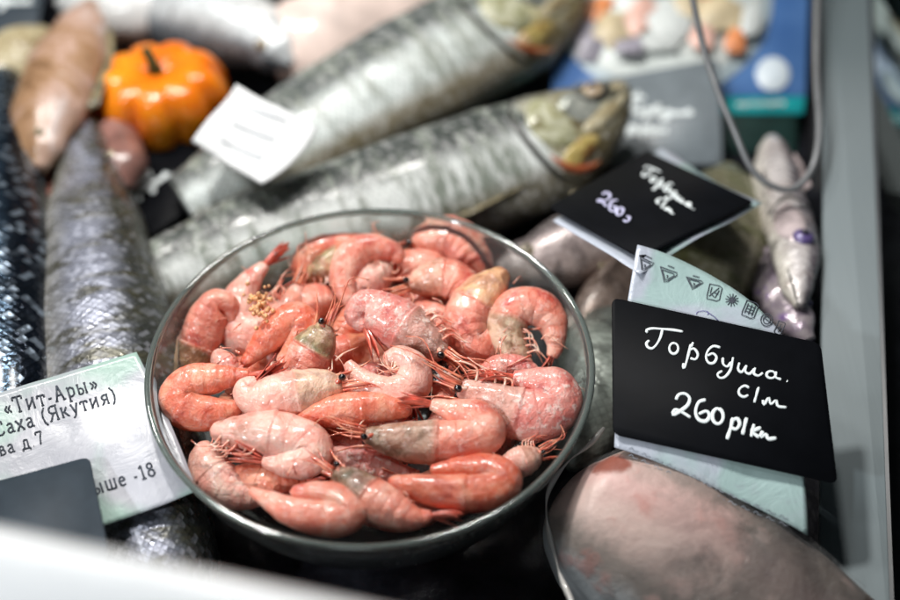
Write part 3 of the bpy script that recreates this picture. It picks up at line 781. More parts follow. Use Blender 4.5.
fin_on(F12, 'pectoral_fin', .50, .56, 1.9, .006, .02, M_GP); fin_on(F12, 'dorsal_fin', .6, .85, 0, .006, .006, M_GP)
F13.eye(.3, .6, .003, M_IRISP)
F14 = Fish('whole_fish', 'olive mottled fish under the two price cards on the right', 'fish',
          [onz(700, 330, .03), onz(712, 290, .032), onz(718, 250, .033), onz(722, 215, .032), onz(728, 170, .03)], [(a, b * 1.25, c * 1.25, d * 1.2) for a, b, c, d in P4], W_((-.1, -.5, .8)), M_RT, flip=1, group='whole fish laid out around the bowl')
F14.eye(.10, 1.3, .004, M_IRIS)
F15 = Fish('whole_fish', 'pinkish grey fish lying between the bowl and the flat black card', 'fish',
          [onz(500, 268, .022), onz(540, 262, .024), onz(585, 246, .026), onz(640, 225, .026), onz(690, 195, .024)], [(a, b * 1.0, c * 1.0, d * 1.1) for a, b, c, d in P4], W_((0, -.4, .9)), fish_mat('fish_skin_rose_grey', (.12, .10, .10), (.44, .36, .35), (.62, .50, .46), .0030, .2, .3, .8, None, .5, .3), flip=1, group='whole fish laid out around the bowl')
F15.eye(.12, 1.3, .004, M_IRIS); fin_on(F15, 'dorsal_fin', .4, .6, 0, .012, .006)
F16 = Fish('whole_fish', 'dull pink fish passing behind the lettered price card', 'fish',
          [onz(575, 350, .014), onz(600, 320, .020), onz(632, 290, .024), onz(665, 262, .024), onz(700, 240, .02)], [(a, b * .9, c * .9, d * .9) for a, b, c, d in P4], W_((0, -.4, .9)), fish_mat('fish_skin_dull_pink', (.14, .10, .08), (.46, .34, .28), (.62, .52, .44), .0030, .2, .3, .8, None, .5, .3), flip=1, group='whole fish laid out around the bowl')
fin_on(F16, 'dorsal_fin', .4, .6, 0, .010, .006); F16.eye(.15, 1.3, .003, M_IRIS)
F17 = Fish('whole_fish', 'pale greenish white fish belly between the bowl and the lettered card', 'fish',
          [onz(570, 468, .02), onz(585, 430, .026), onz(598, 390, .028), onz(608, 345, .026), onz(612, 310, .02)], [(a, b * .95, c * .95, d) for a, b, c, d in P4], W_((0, -.4, .9)), fish_mat('fish_belly_green_white', (.20, .22, .19), (.50, .56, .50), (.66, .70, .62), .0030, .2, .3, .8, None, .5, .3), flip=1, group='whole fish laid out around the bowl')
F17.eye(.15, .5, .003, M_IRIS)

# big salmon bottom right, in clear film
m = M('salmon_skin'); dn = m.attr('dors'); n1 = m.noise(28, 4, .6, None, .6); n2 = m.noise(60, 4)
f = m.math('MULTIPLY_ADD', m.math('ADD', dn, m.math('MULTIPLY', m.math('SUBTRACT', n1, .5), .9)), .5, .5, clamp=True)
c = m.ramp(f, [(.10, (.62, .66, .68)), (.30, (.30, .25, .22)), (.48, (.78, .58, .52)), (.70, (.72, .46, .42)), (.90, (.40, .30, .26))])
c = m.mix(m.math('MULTIPLY', m.ramp(n2, [(.55, (0, 0, 0)), (.7, (1, 1, 1))]), .5), c, (.62, .24, .20))
al = m.attr('along')
dx = m.math('MULTIPLY', m.math('SUBTRACT', al, .10), 20.0); dy = m.math('MULTIPLY', m.math('SUBTRACT', dn, .62), 5.0)
rr = m.math('ADD', m.math('ADD', m.math('MULTIPLY', dx, dx), m.math('MULTIPLY', dy, dy)), m.math('MULTIPLY', m.math('SUBTRACT', n2, .5), 3.5))
c = m.mix(m.ramp(rr, [(.15, (1, 1, 1)), (.95, (0, 0, 0))]), c, (.26, .05, .02))
gd = m.math('MULTIPLY', m.math('MULTIPLY', m.math('ADD', m.math('SUBTRACT', al, .22), m.math('MULTIPLY', m.math('SUBTRACT', n1, .5), .5)), 4.0, clamp=True), .88)
c = m.mix(gd, c, m.ramp(n2, [(.40, (.025, .022, .02)), (.56, (.07, .06, .052)), (.70, (.20, .17, .155))]))
m.col(c); m.set(Roughness=.5, Coat_Weight=.12, Coat_Roughness=.25); m.bump(n2, .5, .003)
F18 = Fish('salmon', 'large headless pink salmon in clear film under the lettered price card', 'salmon',
           [onz(574, 508, .035), onz(598, 522, .039), onz(650, 546, .038), onz(720, 596, .034), onz(800, 640, .030), onz(900, 700, .025)],
           [(0, .012, .012, .010), (.04, .026, .026, .022), (.10, .036, .035, .030), (.2, .041, .040, .029), (.5, .041, .039, .028), (1, .026, .026, .022)], W_((0, -.5, .85)), m.m, flip=1, rough=.05)
film = M('clear_film'); film.set(Base_Color=(.95, .96, .97, 1), Roughness=.12, Transmission_Weight=.0, Alpha=.05, Specular_IOR_Level=.6, Coat_Weight=.1)
film.bump(film.noise(45, 5, .7, None, 1.5), .8, .006)
vs = []; fs = []
NRf, MRf = 40, 30
for i in range(NRf):
    t = i / (NRf - 1) * .8
    for k in range(MRf):
        ph = -.5 + 3.4 * k / (MRf - 1)
        p = F18.surf(t, ph, .0022 + .0018 * noise.noise(W_((t * 9, ph * 3, 1))))
        if i < 2: p = p - F18.T[0] * (.006 * (2 - i) / 2) * (1 + .6 * noise.noise(W_((0, ph * 4, 5))))
        vs.append(p)
for i in range(NRf - 1):
    for k in range(MRf - 1): fs.append((i * MRf + k, i * MRf + k + 1, (i + 1) * MRf + k + 1, (i + 1) * MRf + k))
FO = mk('film_wrap', vs, fs, film.m, F18.root)
edge = M('film_fold'); edge.set(Base_Color=(.8, .78, .75, 1), Roughness=.2, Alpha=.75, Coat_Weight=1.0)
mk('film_edge', *tube([onz(604, 428, .062), onz(588, 446, .060), onz(566, 464, .056), onz(549, 490, .052), onz(547, 520, .050), onz(556, 560, .048), onz(562, 580, .05), onz(578, 615, .05)], .0009, 60, 6, taper=lambda t: 1 + .6 * math.sin(t * 23)), edge.m, F18.root)

# ================================================================== PUMPKIN
pc = onz(162, 100, 0.030); PR = .043
def pmod(r, z, a):
    k = abs(math.cos(a * 4.5 + .4)); q = 1 - .17 * (1 - k) ** 1.6 * min(1, r / .02)
    return r * q * (1 + .03 * math.sin(a * 2 + 1)), z * (1 - .03 * (1 - k))
prof = []
for i in range(40):
    t = PI * i / 39; r = PR * (math.sin(t) ** .8 if 0 < t < PI else 0.0) ; z = -PR * .74 * math.cos(t)
    if t > PI * .72: z -= .011 * ((t - PI * .72) / (PI * .28)) ** 1.5
    if t < PI * .25: z += .006 * ((PI * .25 - t) / (PI * .25)) ** 1.5
    prof.append((max(r, .0003), z))
m = M('pumpkin_skin'); n1 = m.noise(30, 3); m.col(m.ramp(n1, [(.3, (.85, .17, .004)), (.7, (.98, .33, .012))])); m.set(Roughness=.28, Coat_Weight=.5, Coat_Roughness=.12, Subsurface_Weight=.15, Subsurface_Scale=.004); m.bump(m.noise(150), .15, .001)
pk = thing('pumpkin', 'small glossy orange pumpkin with dark stem sitting among the fish', 'pumpkin', W_((pc.x, pc.y, 0.0)))
mk('flesh', *lathe(prof, 108, pc, pmod), m.m, pk)
tp = pc + W_((0, 0, PR * .74 - .012))
mk('stem', *tube([tp, tp + W_((-.001, 0, .008)), tp + W_((-.005, .003, .017))], .0036, 10, 7, taper=lambda t: 1.5 - 1.1 * t if t < .5 else .95 - .1 * t), plain('pumpkin_stem', (.05, .07, .02), .6, var=.4, scale=200, bump=.6), pk)

# ================================================================== CARDS, PAPERS
CARD = plain('card_black_plastic', (.004, .0045, .006), .5, var=.15, spec=.06)
CARDG = plain('card_slate_and_reflection', (.035, .048, .062), .5, var=.12, spec=.15)  # on the lower left card this grey is a reflection put into the colour
CARDL = plain('card_grey_plastic', (.17, .20, .22), .4, var=.1)
INK = plain('chalk_marker_white', (.85, .92, .93), .6, var=.05)
INKV = plain('chalk_marker_lilac', (.62, .62, .88), .6, var=.2)
def paper_mat(name, a, b, sc=18):
    m = M(name); n1 = m.noise(sc, 3, .5, None, .5); n2 = m.noise(sc * 7, 5, .7)
    c = m.ramp(n1, [(.46, a), (.58, b)])
    c = m.mix(m.math('MULTIPLY', m.ramp(n2, [(.55, (0, 0, 0)), (.7, (1, 1, 1))]), .25), c, tuple(x * .7 for x in a))
    m.col(c); m.set(Roughness=.3, Coat_Weight=.35, Coat_Roughness=.15); m.bump(m.noise(sc * 3, 5, .6, None, 1.0), .5, .002); return m.m
PAP = paper_mat('wet_label_paper', (.46, .50, .58), (.37, .51, .50))
PAP2 = paper_mat('wet_printed_paper', (.46, .47, .52), (.38, .54, .48), 14)
BLK = plain('print_black', (.05, .06, .08), .6)
BLU = plain('pen_blue', (.12, .10, .32), .5)

# main lettered card
pm = Plane.of((613, 298, .566), (822, 343, .560), (614, 434, .538))
card = thing('price_card', 'black card lettered Горбуша с/м 260р/кг leaning on the salmon', 'price card', pm.hit(725, 480), 'handwritten price cards')
mk('card', *slab([(612, 297), (821, 343), (838, 484), (613, 434)], pm, .0012, .004), CARD, card)
zz = lambda x, y: (600 + x / 3.156, 290 + y / 3.156)
w1 = [[(150, 136), (147, 128), (165, 122), (200, 124), (232, 127), (262, 132)], [(197, 127), (191, 150), (179, 172), (165, 185), (151, 181), (147, 168), (156, 160)], circ(233, 185, 14, 17, -80, 285),
      [(286, 172), (279, 205), (268, 243), (263, 247), (264, 232)], [(283, 190), (297, 186), (309, 203), (302, 219), (285, 216)], [(294, 166), (288, 180)],
      [(380, 182), (358, 178), (341, 192), (335, 214), (344, 231), (360, 230), (368, 213), (356, 201), (340, 208)],
      [(388, 214), (389, 234), (402, 242), (415, 228)], [(420, 213), (413, 250), (396, 274), (378, 278), (371, 266), (386, 256)],
      [(440, 230), (436, 250), (447, 260), (461, 240)], [(462, 238), (459, 258), (473, 265), (488, 248)], [(490, 246), (486, 264), (500, 271), (514, 262)],
      circ(540, 268, 14, 11, -30, 330), [(556, 258), (555, 276), (572, 283)], [(589, 287), (592, 289)]]
w2 = [[(471, 309), (456, 303), (440, 314), (440, 330), (454, 338), (468, 332)], [(501, 307), (487, 356)], [(514, 348), (518, 362), (533, 341), (539, 361), (556, 349), (562, 367), (589, 371)]]
w3 = [[(240, 347), (249, 331), (268, 328), (283, 342), (277, 364), (252, 384), (231, 394), (238, 378), (262, 388), (286, 403)], [(334, 347), (312, 355), (302, 384), (311, 409), (334, 415), (346, 398), (336, 383), (312, 392)],
      circ(372, 399, 17, 24, -80, 285), [(420, 404), (412, 438), (401, 472)], [(416, 412), (434, 407), (441, 424), (429, 440), (413, 434)], [(463, 404), (450, 457)], [(486, 424), (477, 464)], [(508, 434), (483, 449), (503, 466)], [(514, 446), (508, 464), (525, 456), (531, 470), (557, 468)]]
for w, r in ((w1, .00062), (w2, .00062), (w3, .00085)):
    mk('lettering', *strokes(w, pm, r, fn=zz), INK, card)
# label paper it stands on
pl2 = Plane(pm.o - pm.n * .004, pm.n)
lp = paper('label_paper', 'creased label paper with packaging symbols tucked behind the lettered black card', 'label', [(637, 246), (787, 342), (807, 536), (614, 448)], pl2, PAP, bulge=((10, -14), (4, 0), (0, -6), (-4, 0)), wave=.0016, nu=40, nv=40)
zs = lambda x, y: (630 + x / 5.625, 240 + y / 5.625)
def tri(cx, cy, w, h, a):
    c, s = math.cos(a), math.sin(a); R = lambda x, y: (cx + x * c - y * s, cy + x * s + y * c)
    return [R(-w, -h), R(w, -h), R(0, h), R(-w, -h)]
sy = []
for (cx, cy, w, h, a) in ((80, 152, 44, 36, .42), (208, 208, 56, 40, .35), (360, 248, 52, 32, .25)):
    sy += [tri(cx, cy, w, h, a), tri(cx, cy - 2, w * .72, h * .66, a)]
    c, s = math.cos(a), math.sin(a)
    for k in range(5): sy.append([(cx + (-16 + k * 8) * c + h * 1.45 * s, cy + (-16 + k * 8) * s - h * 1.45 * c), (cx + (-12 + k * 8) * c + h * 1.45 * s, cy + (-12 + k * 8) * s - h * 1.45 * c - 7)])
    sy.append([(cx - 4, cy - 8), (cx + 5, cy - 6), (cx - 2, cy + 6)])
def rect(cx, cy, w, h, a):
    c, s = math.cos(a), math.sin(a); R = lambda x, y: (cx + x * c - y * s, cy + x * s + y * c)
    return [R(-w, -h), R(w, -h), R(w, h), R(-w, h), R(-w, -h)], R
r_, R = rect(474, 295, 36, 46, .25); sy += [r_, [R(-20, -30), R(-22, 10), R(10, 30), R(24, -20)], [R(-25, 30), R(20, -34)], [R(-6, 0), R(24, 4)]]
r_, R = rect(672, 396, 36, 46, .4); sy += [r_, [R(-22, -30), R(-22, 30)], [R(0, -30), R(0, 30)], [R(20, -30), R(20, 30)], [R(-26, 0), R(26, 0)], [R(-26, 18), R(26, 18)], [R(-26, -18), R(26, -18)]]
for k in range(6):
    a = k * PI / 6 + .2; sy.append([(572 - 38 * math.cos(a), 340 - 38 * math.sin(a)), (572 + 38 * math.cos(a), 340 + 38 * math.sin(a))])
sy.append(circ(572, 340, 15, 15)); sy.append(circ(765, 455, 34, 36)); sy.append(circ(765, 455, 20, 22)); sy.append([(750, 440), (790, 475)])
r_, R = rect(838, 500, 20, 36, .45); sy += [r_, [R(-12, 0), R(12, 0)], [R(0, -22), R(0, 22)]]
pl2b = Plane(pm.o - pm.n * .0006, pm.n)
def on_sheet(o, vs, fs, name, mat):     # print follows the sheet: parent to it in its own space
    mk(name, vs, fs, mat, o)
def drape(seed, wave, wf, off):
    def g(q, n): return q + n * (wave * noise.noise((q) * wf + W_((seed, 0, 0))) * 2 + wave * .25 * noise.noise(q * wf * 4 + W_((seed, 3, 0))) + off)
    return g
def draped(lines, pl, r, fn, dr, k=.3):
    parts = []
    for ln in lines:
        pts = [(fn(*p) if fn else p) for p in ln]
        dense = []
        for a, b in zip(pts, pts[1:]):
            for j in range(3): dense.append((a[0] + (b[0] - a[0]) * j / 3, a[1] + (b[1] - a[1]) * j / 3))
        dense.append(pts[-1])
        P = [dr(pl.hit(x, y), pl.n) for x, y in dense]
        parts.append(tube(P, r, max(5, len(P) + 1), 6, flat=k, up=pl.n))
    return join(parts)
dr1 = drape(0, .0016, 22, .00035)
mk('packaging_symbols', *draped(sy, pl2, .00022, zs, dr1), BLK, lp)
mk('pen_mark', *draped([circ(405, 418, 34, 14, 160, 400, 10), [(430, 410), (470, 440), (500, 470)]], pl2, .00016, zs, dr1), BLU, lp)
tl = []
for k in range(26):      # faint small print below the card
    x = 628 + (k % 13) * 12.5; y = 449 + (k % 13) * 5.4 + (k // 13) * 7 + 1
    if k % 13 > 5: y += 2
    tl.append([(x, y), (x + 3, y - 1), (x + 5, y + 2.4), (x + 9, y + 3.2)])
GRY = plain('print_faded_grey', (.28, .32, .38), .6)
mk('small_print', *draped(tl, pl2, .00016, None, dr1), GRY, lp)

# printed paper lower left
pp = Plane(onz(100, 430, .069), W_((-.04, -.16, 1)))
PC = [(-70, 418), (136, 351), (197, 491), (-10, 562)]
pr = paper('printed_paper', 'wet printed paper reading «Тит-Ары» Саха (Якутия) on the grey olive fish', 'paper', PC, pp, PAP2, wave=.0012, seed=5, nu=40, nv=36, bulge=((0, -3), (3, 0), (0, 4), (0, 0)))
dr2 = drape(5, .0012, 22, .0003)
GL = {  # slab-serif strokes, x to the right, y up, x-height .66
 'Т': (.72, [[(.05, .8), (.05, 1), (.67, 1), (.67, .8)], [(.36, 1), (.36, 0)], [(.24, 0), (.48, 0)]]),
 'т': (.56, [[(.04, .5), (.04, .66), (.52, .66), (.52, .5)], [(.28, .66), (.28, 0)], [(.18, 0), (.38, 0)]]),
 'и': (.66, [[(.04, .66), (.2, .66)], [(.12, .66), (.12, 0)], [(.04, 0), (.2, 0)], [(.12, .06), (.52, .6)], [(.52, .66), (.52, 0)], [(.44, .66), (.6, .66)], [(.44, 0), (.6, 0)]]),
 '-': (.36, [[(.06, .3), (.3, .3)]]),
 'А': (.74, [[(.0, 0), (.2, 0)], [(.1, 0), (.36, 1), (.62, 0)], [(.52, 0), (.74, 0)], [(.2, .36), (.52, .36)]]),
 'р': (.58, [[(.04, .66), (.14, .66), (.14, -.28)], [(.05, -.28), (.26, -.28)], [(.14, .5), (.3, .66), (.5, .52), (.5, .16), (.3, 0), (.14, .12)]]),
 'ы': (.78, [[(.04, .66), (.2, .66)], [(.12, .66), (.12, 0), (.32, 0), (.42, .1), (.42, .28), (.32, .38), (.12, .38)], [(.62, .66), (.62, 0)], [(.54, .66), (.7, .66)], [(.54, 0), (.7, 0)]]),
 '«': (.56, [[(.26, .56), (.08, .33), (.26, .1)], [(.48, .56), (.3, .33), (.48, .1)]]),
 '»': (.56, [[(.08, .56), (.26, .33), (.08, .1)], [(.3, .56), (.48, .33), (.3, .1)]]),
 'С': (.72, [[(.62, .72), (.62, .9), (.44, 1), (.24, .96), (.08, .74), (.06, .42), (.16, .12), (.36, 0), (.56, .06), (.66, .22)]]),
 'а': (.56, [[(.1, .54), (.24, .66), (.4, .6), (.42, .4), (.42, .06), (.54, 0)], [(.42, .38), (.2, .34), (.07, .18), (.16, .02), (.3, .02), (.42, .14)]]),
 'х': (.58, [[(.06, .66), (.5, 0)], [(.5, .66), (.06, 0)], [(.0, .66), (.16, .66)], [(.4, .66), (.56, .66)], [(.0, 0), (.16, 0)], [(.4, 0), (.56, 0)]]),
 '(': (.36, [[(.3, 1.05), (.12, .75), (.08, .4), (.14, .05), (.3, -.2)]]),
 ')': (.36, [[(.06, 1.05), (.24, .75), (.28, .4), (.22, .05), (.06, -.2)]]),
 'Я': (.72, [[(.7, 1), (.28, 1), (.12, .88), (.12, .62), (.28, .5), (.6, .5)], [(.6, 1), (.6, 0)], [(.5, 0), (.7, 0)], [(.36, .5), (.1, 0)], [(.0, 0), (.18, 0)]]),
 'к': (.60, [[(.04, .66), (.2, .66)], [(.12, .66), (.12, 0)], [(.04, 0), (.2, 0)], [(.12, .33), (.28, .33), (.48, .64)], [(.28, .33), (.5, .0), (.58, 0)]]),
 'у': (.58, [[(.04, .66), (.18, .66)], [(.1, .66), (.3, .06)], [(.5, .66), (.26, -.16), (.1, -.28)], [(.42, .66), (.58, .66)]]),
 'я': (.60, [[(.56, .66), (.24, .66), (.12, .56), (.12, .42), (.24, .32), (.48, .32)], [(.48, .66), (.48, 0)], [(.4, 0), (.58, 0)], [(.3, .32), (.1, 0), (.02, 0)]]),
 'в': (.56, [[(.04, .66), (.34, .66), (.44, .56), (.4, .4), (.14, .36)], [(.14, .66), (.14, 0)], [(.04, 0), (.36, 0), (.5, .1), (.48, .28), (.36, .36)]]),
 'д': (.64, [[(.02, -.16), (.02, 0), (.6, 0), (.6, -.16)], [(.14, 0), (.22, .3), (.24, .66), (.5, .66), (.5, 0)]]),
 '.': (.28, [[(.1, .02), (.14, .02)]]),
 '7': (.6, [[(.08, .82), (.08, 1), (.54, 1), (.36, .5), (.28, 0)]]),
 'ш': (.90, [[(.04, .66), (.2, .66)], [(.12, .66), (.12, 0), (.78, 0), (.78, .66)], [(.45, .66), (.45, 0)], [(.38, .66), (.52, .66)], [(.7, .66), (.86, .66)]]),
 'е': (.56, [[(.08, .36), (.48, .36), (.44, .58), (.28, .66), (.12, .54), (.07, .3), (.16, .06), (.32, 0), (.48, .1)]]),
 '1': (.5, [[(.1, .8), (.28, 1), (.28, 0)], [(.12, 0), (.44, 0)]]),
 '8': (.58, [[(.28, .54), (.1, .68), (.1, .88), (.28, 1), (.46, .88), (.46, .68), (.28, .54), (.08, .38), (.08, .12), (.28, 0), (.5, .12), (.5, .38), (.28, .54)]]),
 ' ': (.34, []),
}
def type_line(txt, x0, y0, ang, h, r, name, parent, mat=BLK, pl=pp, dr=dr2, sk=0):
    a = math.radians(ang); x = 0; parts = []
    for ch in txt:
        w, ls = GL[ch]
        for ln in ls:
            q = [(x0 + ((x + u) * h * math.cos(a) + v * h * math.sin(a)), y0 + ((x + u) * h * math.sin(a) - v * h * math.cos(a))) for u, v in ln]
            parts.append(q)
        x += w + .12
    # sharp-cornered strokes
    seg = []
    for q in parts:
        for A, B in zip(q, q[1:]):
            P = [dr(pl.hit(*A), pl.n), dr(pl.hit(*B), pl.n)]
            seg.append(tube(P, r, 2, 6, flat=.3, up=pl.n))
    mk(name, *join(seg), mat, parent)
type_line('«Тит-Ары»', 5, 415, -16.5, 15, .00040, 'printed_line', pr)
type_line('Саха (Якутия)', -4, 437, -17.2, 14.6, .00040, 'printed_line', pr)
type_line('ва д.7', 0, 456, -17, 13, .00036, 'printed_line', pr)
type_line('ыше -18', 96, 496, -18, 13.5, .00040, 'printed_line', pr)

# lower left card, its grey reflection put into the colour
pg = Plane.of((0, 482, .530), (88, 456, .535), (100, 540, .500))
sc = thing('painted_reflection_card', 'blank card with rounded corner, grey reflection painted in, standing on the printed paper', 'card', pg.hit(60, 540))
mk('card', *slab([(-60, 496), (89, 456), (108, 548), (80, 640), (-60, 640)], pg, .0014, .004), CARDG, sc)

# flat black card right, on its label
pf = Plane.of((568, 195, .640), (755, 202, .635), (655, 148, .700))
fl = thing('price_card', 'black card with blurred white handwriting lying flat behind the right side of the bowl', 'price card', pf.hit(660, 250), 'handwritten price cards')
mk('card', *slab([(549, 206), (647, 150), (754, 201), (642, 257)], pf, .0014, .003), CARD, fl)
def TX(x0, y0, ang, sx, sy):
    a = math.radians(13); b = math.radians(ang)
    def g(x, y):
        u = (x - 147); v = (y - 185); U = u * math.cos(a) + v * math.sin(a); Vv = -u * math.sin(a) + v * math.cos(a)
        U *= sx; Vv *= sy; return (x0 + U * math.cos(b) - Vv * math.sin(b), y0 + U * math.sin(b) + Vv * math.cos(b))
    return g
zf = lambda x, y: (580 + x / 3.53, 150 + y / 3.53)
def cursive(x0, y0, dx, dy, n, amp):
    L = math.hypot(dx, dy); ux, uy = dx / L, dy / L; nx, ny = uy, -ux; out = []; cur = []
    for i in range(n * 8 + 1):
        t = i / (n * 8); a = 2 * PI * n * t
        k = amp * (.75 + .4 * math.sin(3.7 * t * n + n))
        cur.append((x0 + dx * t + ux * k * .35 * math.sin(a) + nx * k * .6 * math.cos(a), y0 + dy * t + uy * k * .35 * math.sin(a) + ny * k * .6 * math.cos(a)))
    return cur
mk('lettering', *strokes(w1, pf, .00075, fn=TX(642, 176, 33, .135, .17)), INK, fl)
mk('lettering', *strokes(w2, pf, .00075, fn=TX(628, 168, 33, .135, .17)), INK, fl)
mk('lettering', *strokes(w3[:3] + w3[4:5], pf, .0008, fn=TX(600, 162, 36, .17, .18)), INKV, fl)
pfb = Plane(pf.o - pf.n * .004, pf.n)
paper('label_paper', 'pale blue label paper sticking out from under the flat black card', 'label', [(553, 220), (664, 146), (763, 204), (640, 273)], pfb, PAP, wave=.001, seed=9, bulge=((0, 0), (0, 6), (0, 0), (0, 0)))

# grey standing card
pgc = Plane.of((600, 78, .800), (720, 58, .800), (722, 163, .770))
gc = thing('price_card', 'grey card with white handwriting standing in front of the boxed dish', 'price card', pgc.hit(670, 163), 'handwritten price cards')
mk('card', *slab([(574, 84), (719, 58), (723, 164), (590, 166)], pgc, .0014, .003), CARDL, gc)
mk('lettering', *strokes(w1[:8], pgc, .0009, fn=TX(620, 100, -4, .09, .12)), INK, gc)
mk('lettering', *strokes(w1, pgc, .0015, fn=TX(626, 116, -2, .155, .16)), INK, gc)
mk('lettering', *strokes(w3, pgc, .0015, fn=TX(586, 108, -6, .17, .17)), INK, gc)

# black card by pumpkin
pb = Plane.of((125, 165, .750), (195, 145, .765), (200, 205, .735))
bc = thing('price_card', 'black card with blurred script beneath the pumpkin', 'price card', pb.hit(165, 220), 'handwritten price cards')
mk('card', *slab([(118, 168), (192, 130), (206, 200), (150, 236)], pb, .0014, .003), CARD, bc)
mk('lettering', *strokes(w1, pb, .0010, fn=TX(124, 204, -33, .125, .16)), INK, bc)
mk('lettering', *strokes(w2[:2], pb, .0010, fn=TX(105, 190, -33, .125, .16)), INK, bc)
# top left card
pt = Plane.of((0, 0, .860), (40, 0, .860), (35, 36, .840))
tc = thing('price_card', 'slate grey card with white script in the upper left corner', 'price card', pt.hit(15, 36), 'handwritten price cards')
mk('card', *slab([(-60, -40), (48, -40), (37, 35), (-60, 42)], pt, .0014, .003), CARDG, tc)
mk('lettering', *strokes(w1, pt, .0013, fn=TX(-42, 2, 0, .17, .2)), INK, tc)
# white tag
pw = Plane(onz(255, 135, .074), W_((-.1, -.35, 1)))
wt = paper('white_tag', 'white curled tag with faint print stuck on the side of the white fish', 'tag', [(236, 84), (318, 128), (262, 186), (192, 142)], pw, plain('tag_white', (.72, .74, .75), .5, var=.06, scale=40, bump=.3), wave=.002, seed=2, bulge=((3, 2), (5, 4), (0, 0), (0, 0)), wf=35)

drw = drape(2, .002, 35, .0004)
mk('faint_print', *draped([[(x + 14 * k / 6, y + 6 * k / 6 + (k % 2) * 1.5) for k in range(7)] for x, y in [(245 + 9 * (i % 3) * 1.6 - 12 * (i // 3), 104 + 6.4 * (i % 3) + 18 * (i // 3)) for i in range(9)]], pw, .0005, None, drw), GRY, wt)

# ================================================================== BOXED DISH
pbx = Plane.of((560, 0, .845), (808, 0, .845), (808, 158, .785))
DG_ = plain('box_dark_green', (.006, .028, .024), .5, var=.2)
BL_ = M('box_blue'); 
b0 = BL_; nzz = b0.noise(14, 2); b0.col(b0.ramp(nzz, [(.35, (.03, .10, .30)), (.7, (.10, .22, .48))])); b0.set(Roughness=.35); BL_ = b0.m
bx = thing('boxed_dish', 'blue and teal product box printed with a plate of seafood', 'box', pbx.hit(700, 150))
mk('carton', *slab([(548, -120), (814, -120), (806, 158), (548, 158)], pbx, .05, .002), DG_, bx)
mk('printed_panel', *slab([(552, -110), (812, -110), (805, 97), (552, 97)], pbx, .0008, .001, off=.0012), BL_, bx)
mk('teal_band', *slab([(552, 97.6), (805, 97.6), (803, 115), (552, 115)], pbx, .0008, .001, off=.0012), plain('box_teal', (.01, .30, .32), .4), bx)
def disc(cx, cy, rx, ry, off, mat, name, ang=0, wob=0, seed=0):
    c, s = math.cos(ang), math.sin(ang); q = []
    for k in range(40):
        a = 2 * PI * k / 40; w = 1 + wob * noise.noise(W_((math.cos(a) * 1.5, math.sin(a) * 1.5, seed)))
        x, y = rx * w * math.cos(a), ry * w * math.sin(a); q.append((cx + x * c - y * s, cy + x * s + y * c))
    return mk(name, *slab(q, pbx, .0006, 0, off=off), mat, bx)
disc(662, 0, 110, 100, .0020, plain('print_plate_shade', (.45, .55, .60), .4, var=.1), 'printed_plate')
disc(660, -4, 102, 92, .0028, plain('print_plate', (.70, .76, .74), .4, var=.12), 'printed_plate')
cols = {'o': plain('print_salmon', (.85, .30, .12), .4, var=.3), 'c': plain('print_cream', (.62, .52, .34), .4, var=.2), 'w': plain('print_white', (.66, .70, .69), .4, var=.1), 'g': plain('print_lilac_grey', (.40, .38, .45), .4, var=.3), 'p': plain('print_pink', (.80, .50, .42), .4, var=.2)}
for i, (x, y, rx, ry, k, an) in enumerate([(575, 15, 20, 24, 'w', .4), (590, 40, 16, 26, 'g', .2), (598, 12, 16, 10, 'o', -.7), (612, 35, 20, 17, 'c', .3), (640, 20, 14, 22, 'p', .6), (668, 28, 24, 20, 'w', -.4), (690, 8, 18, 14, 'c', .2), (655, 50, 22, 9, 'w', 0), (718, 20, 26, 18, 'c', .3), (706, -4, 14, 9, 'o', 0), (700, 45, 14, 12, 'p', 0), (732, 50, 10, 14, 'o', .3), (748, 30, 10, 16, 'w', .2), (628, 56, 16, 8, 'g', 0), (645, -14, 30, 14, 'w', 0)]):
    disc(x, y, rx, ry, .0036 + .0005 * i, cols[k], 'printed_food', an, .35, i)
disc(772, 76, 17, 17, .0024, plain('print_seal_white', (.62, .70, .76), .4, var=.1), 'printed_seal')
mk('printed_line', *strokes([cursive(735, 107, 50, -2, 9, 4)], pbx, .0006, off=.002), cols['w'], bx)
# dark tray behind / below box
rk = Plane.of((700, 130, .860), (830, 130, .860), (830, 190, .840))

# ================================================================== STRAP, SIDE POST, FRONT RAIL
STR = plain('strap_grey', (.30, .31, .32), .35, .5, coat=.3, var=.15)
st = mk('hanging_strap', *tube([V(680, -60, .66), V(693, 0, .66), V(703, 45, .66), V(717, 88, .66), V(735, 132, .66), V(750, 166, .66), V(768, 184, .66), V(790, 190, .662), V(808, 176, .668), V(817, 152, .676), V(819, 120, .690), V(816, 60, .72), V(818, -40, .76)], .0018, 90, 10, flat=1.0), STR)
tag(st, 'thin grey hanging cable looping down in front of the boxed dish', 'cable')

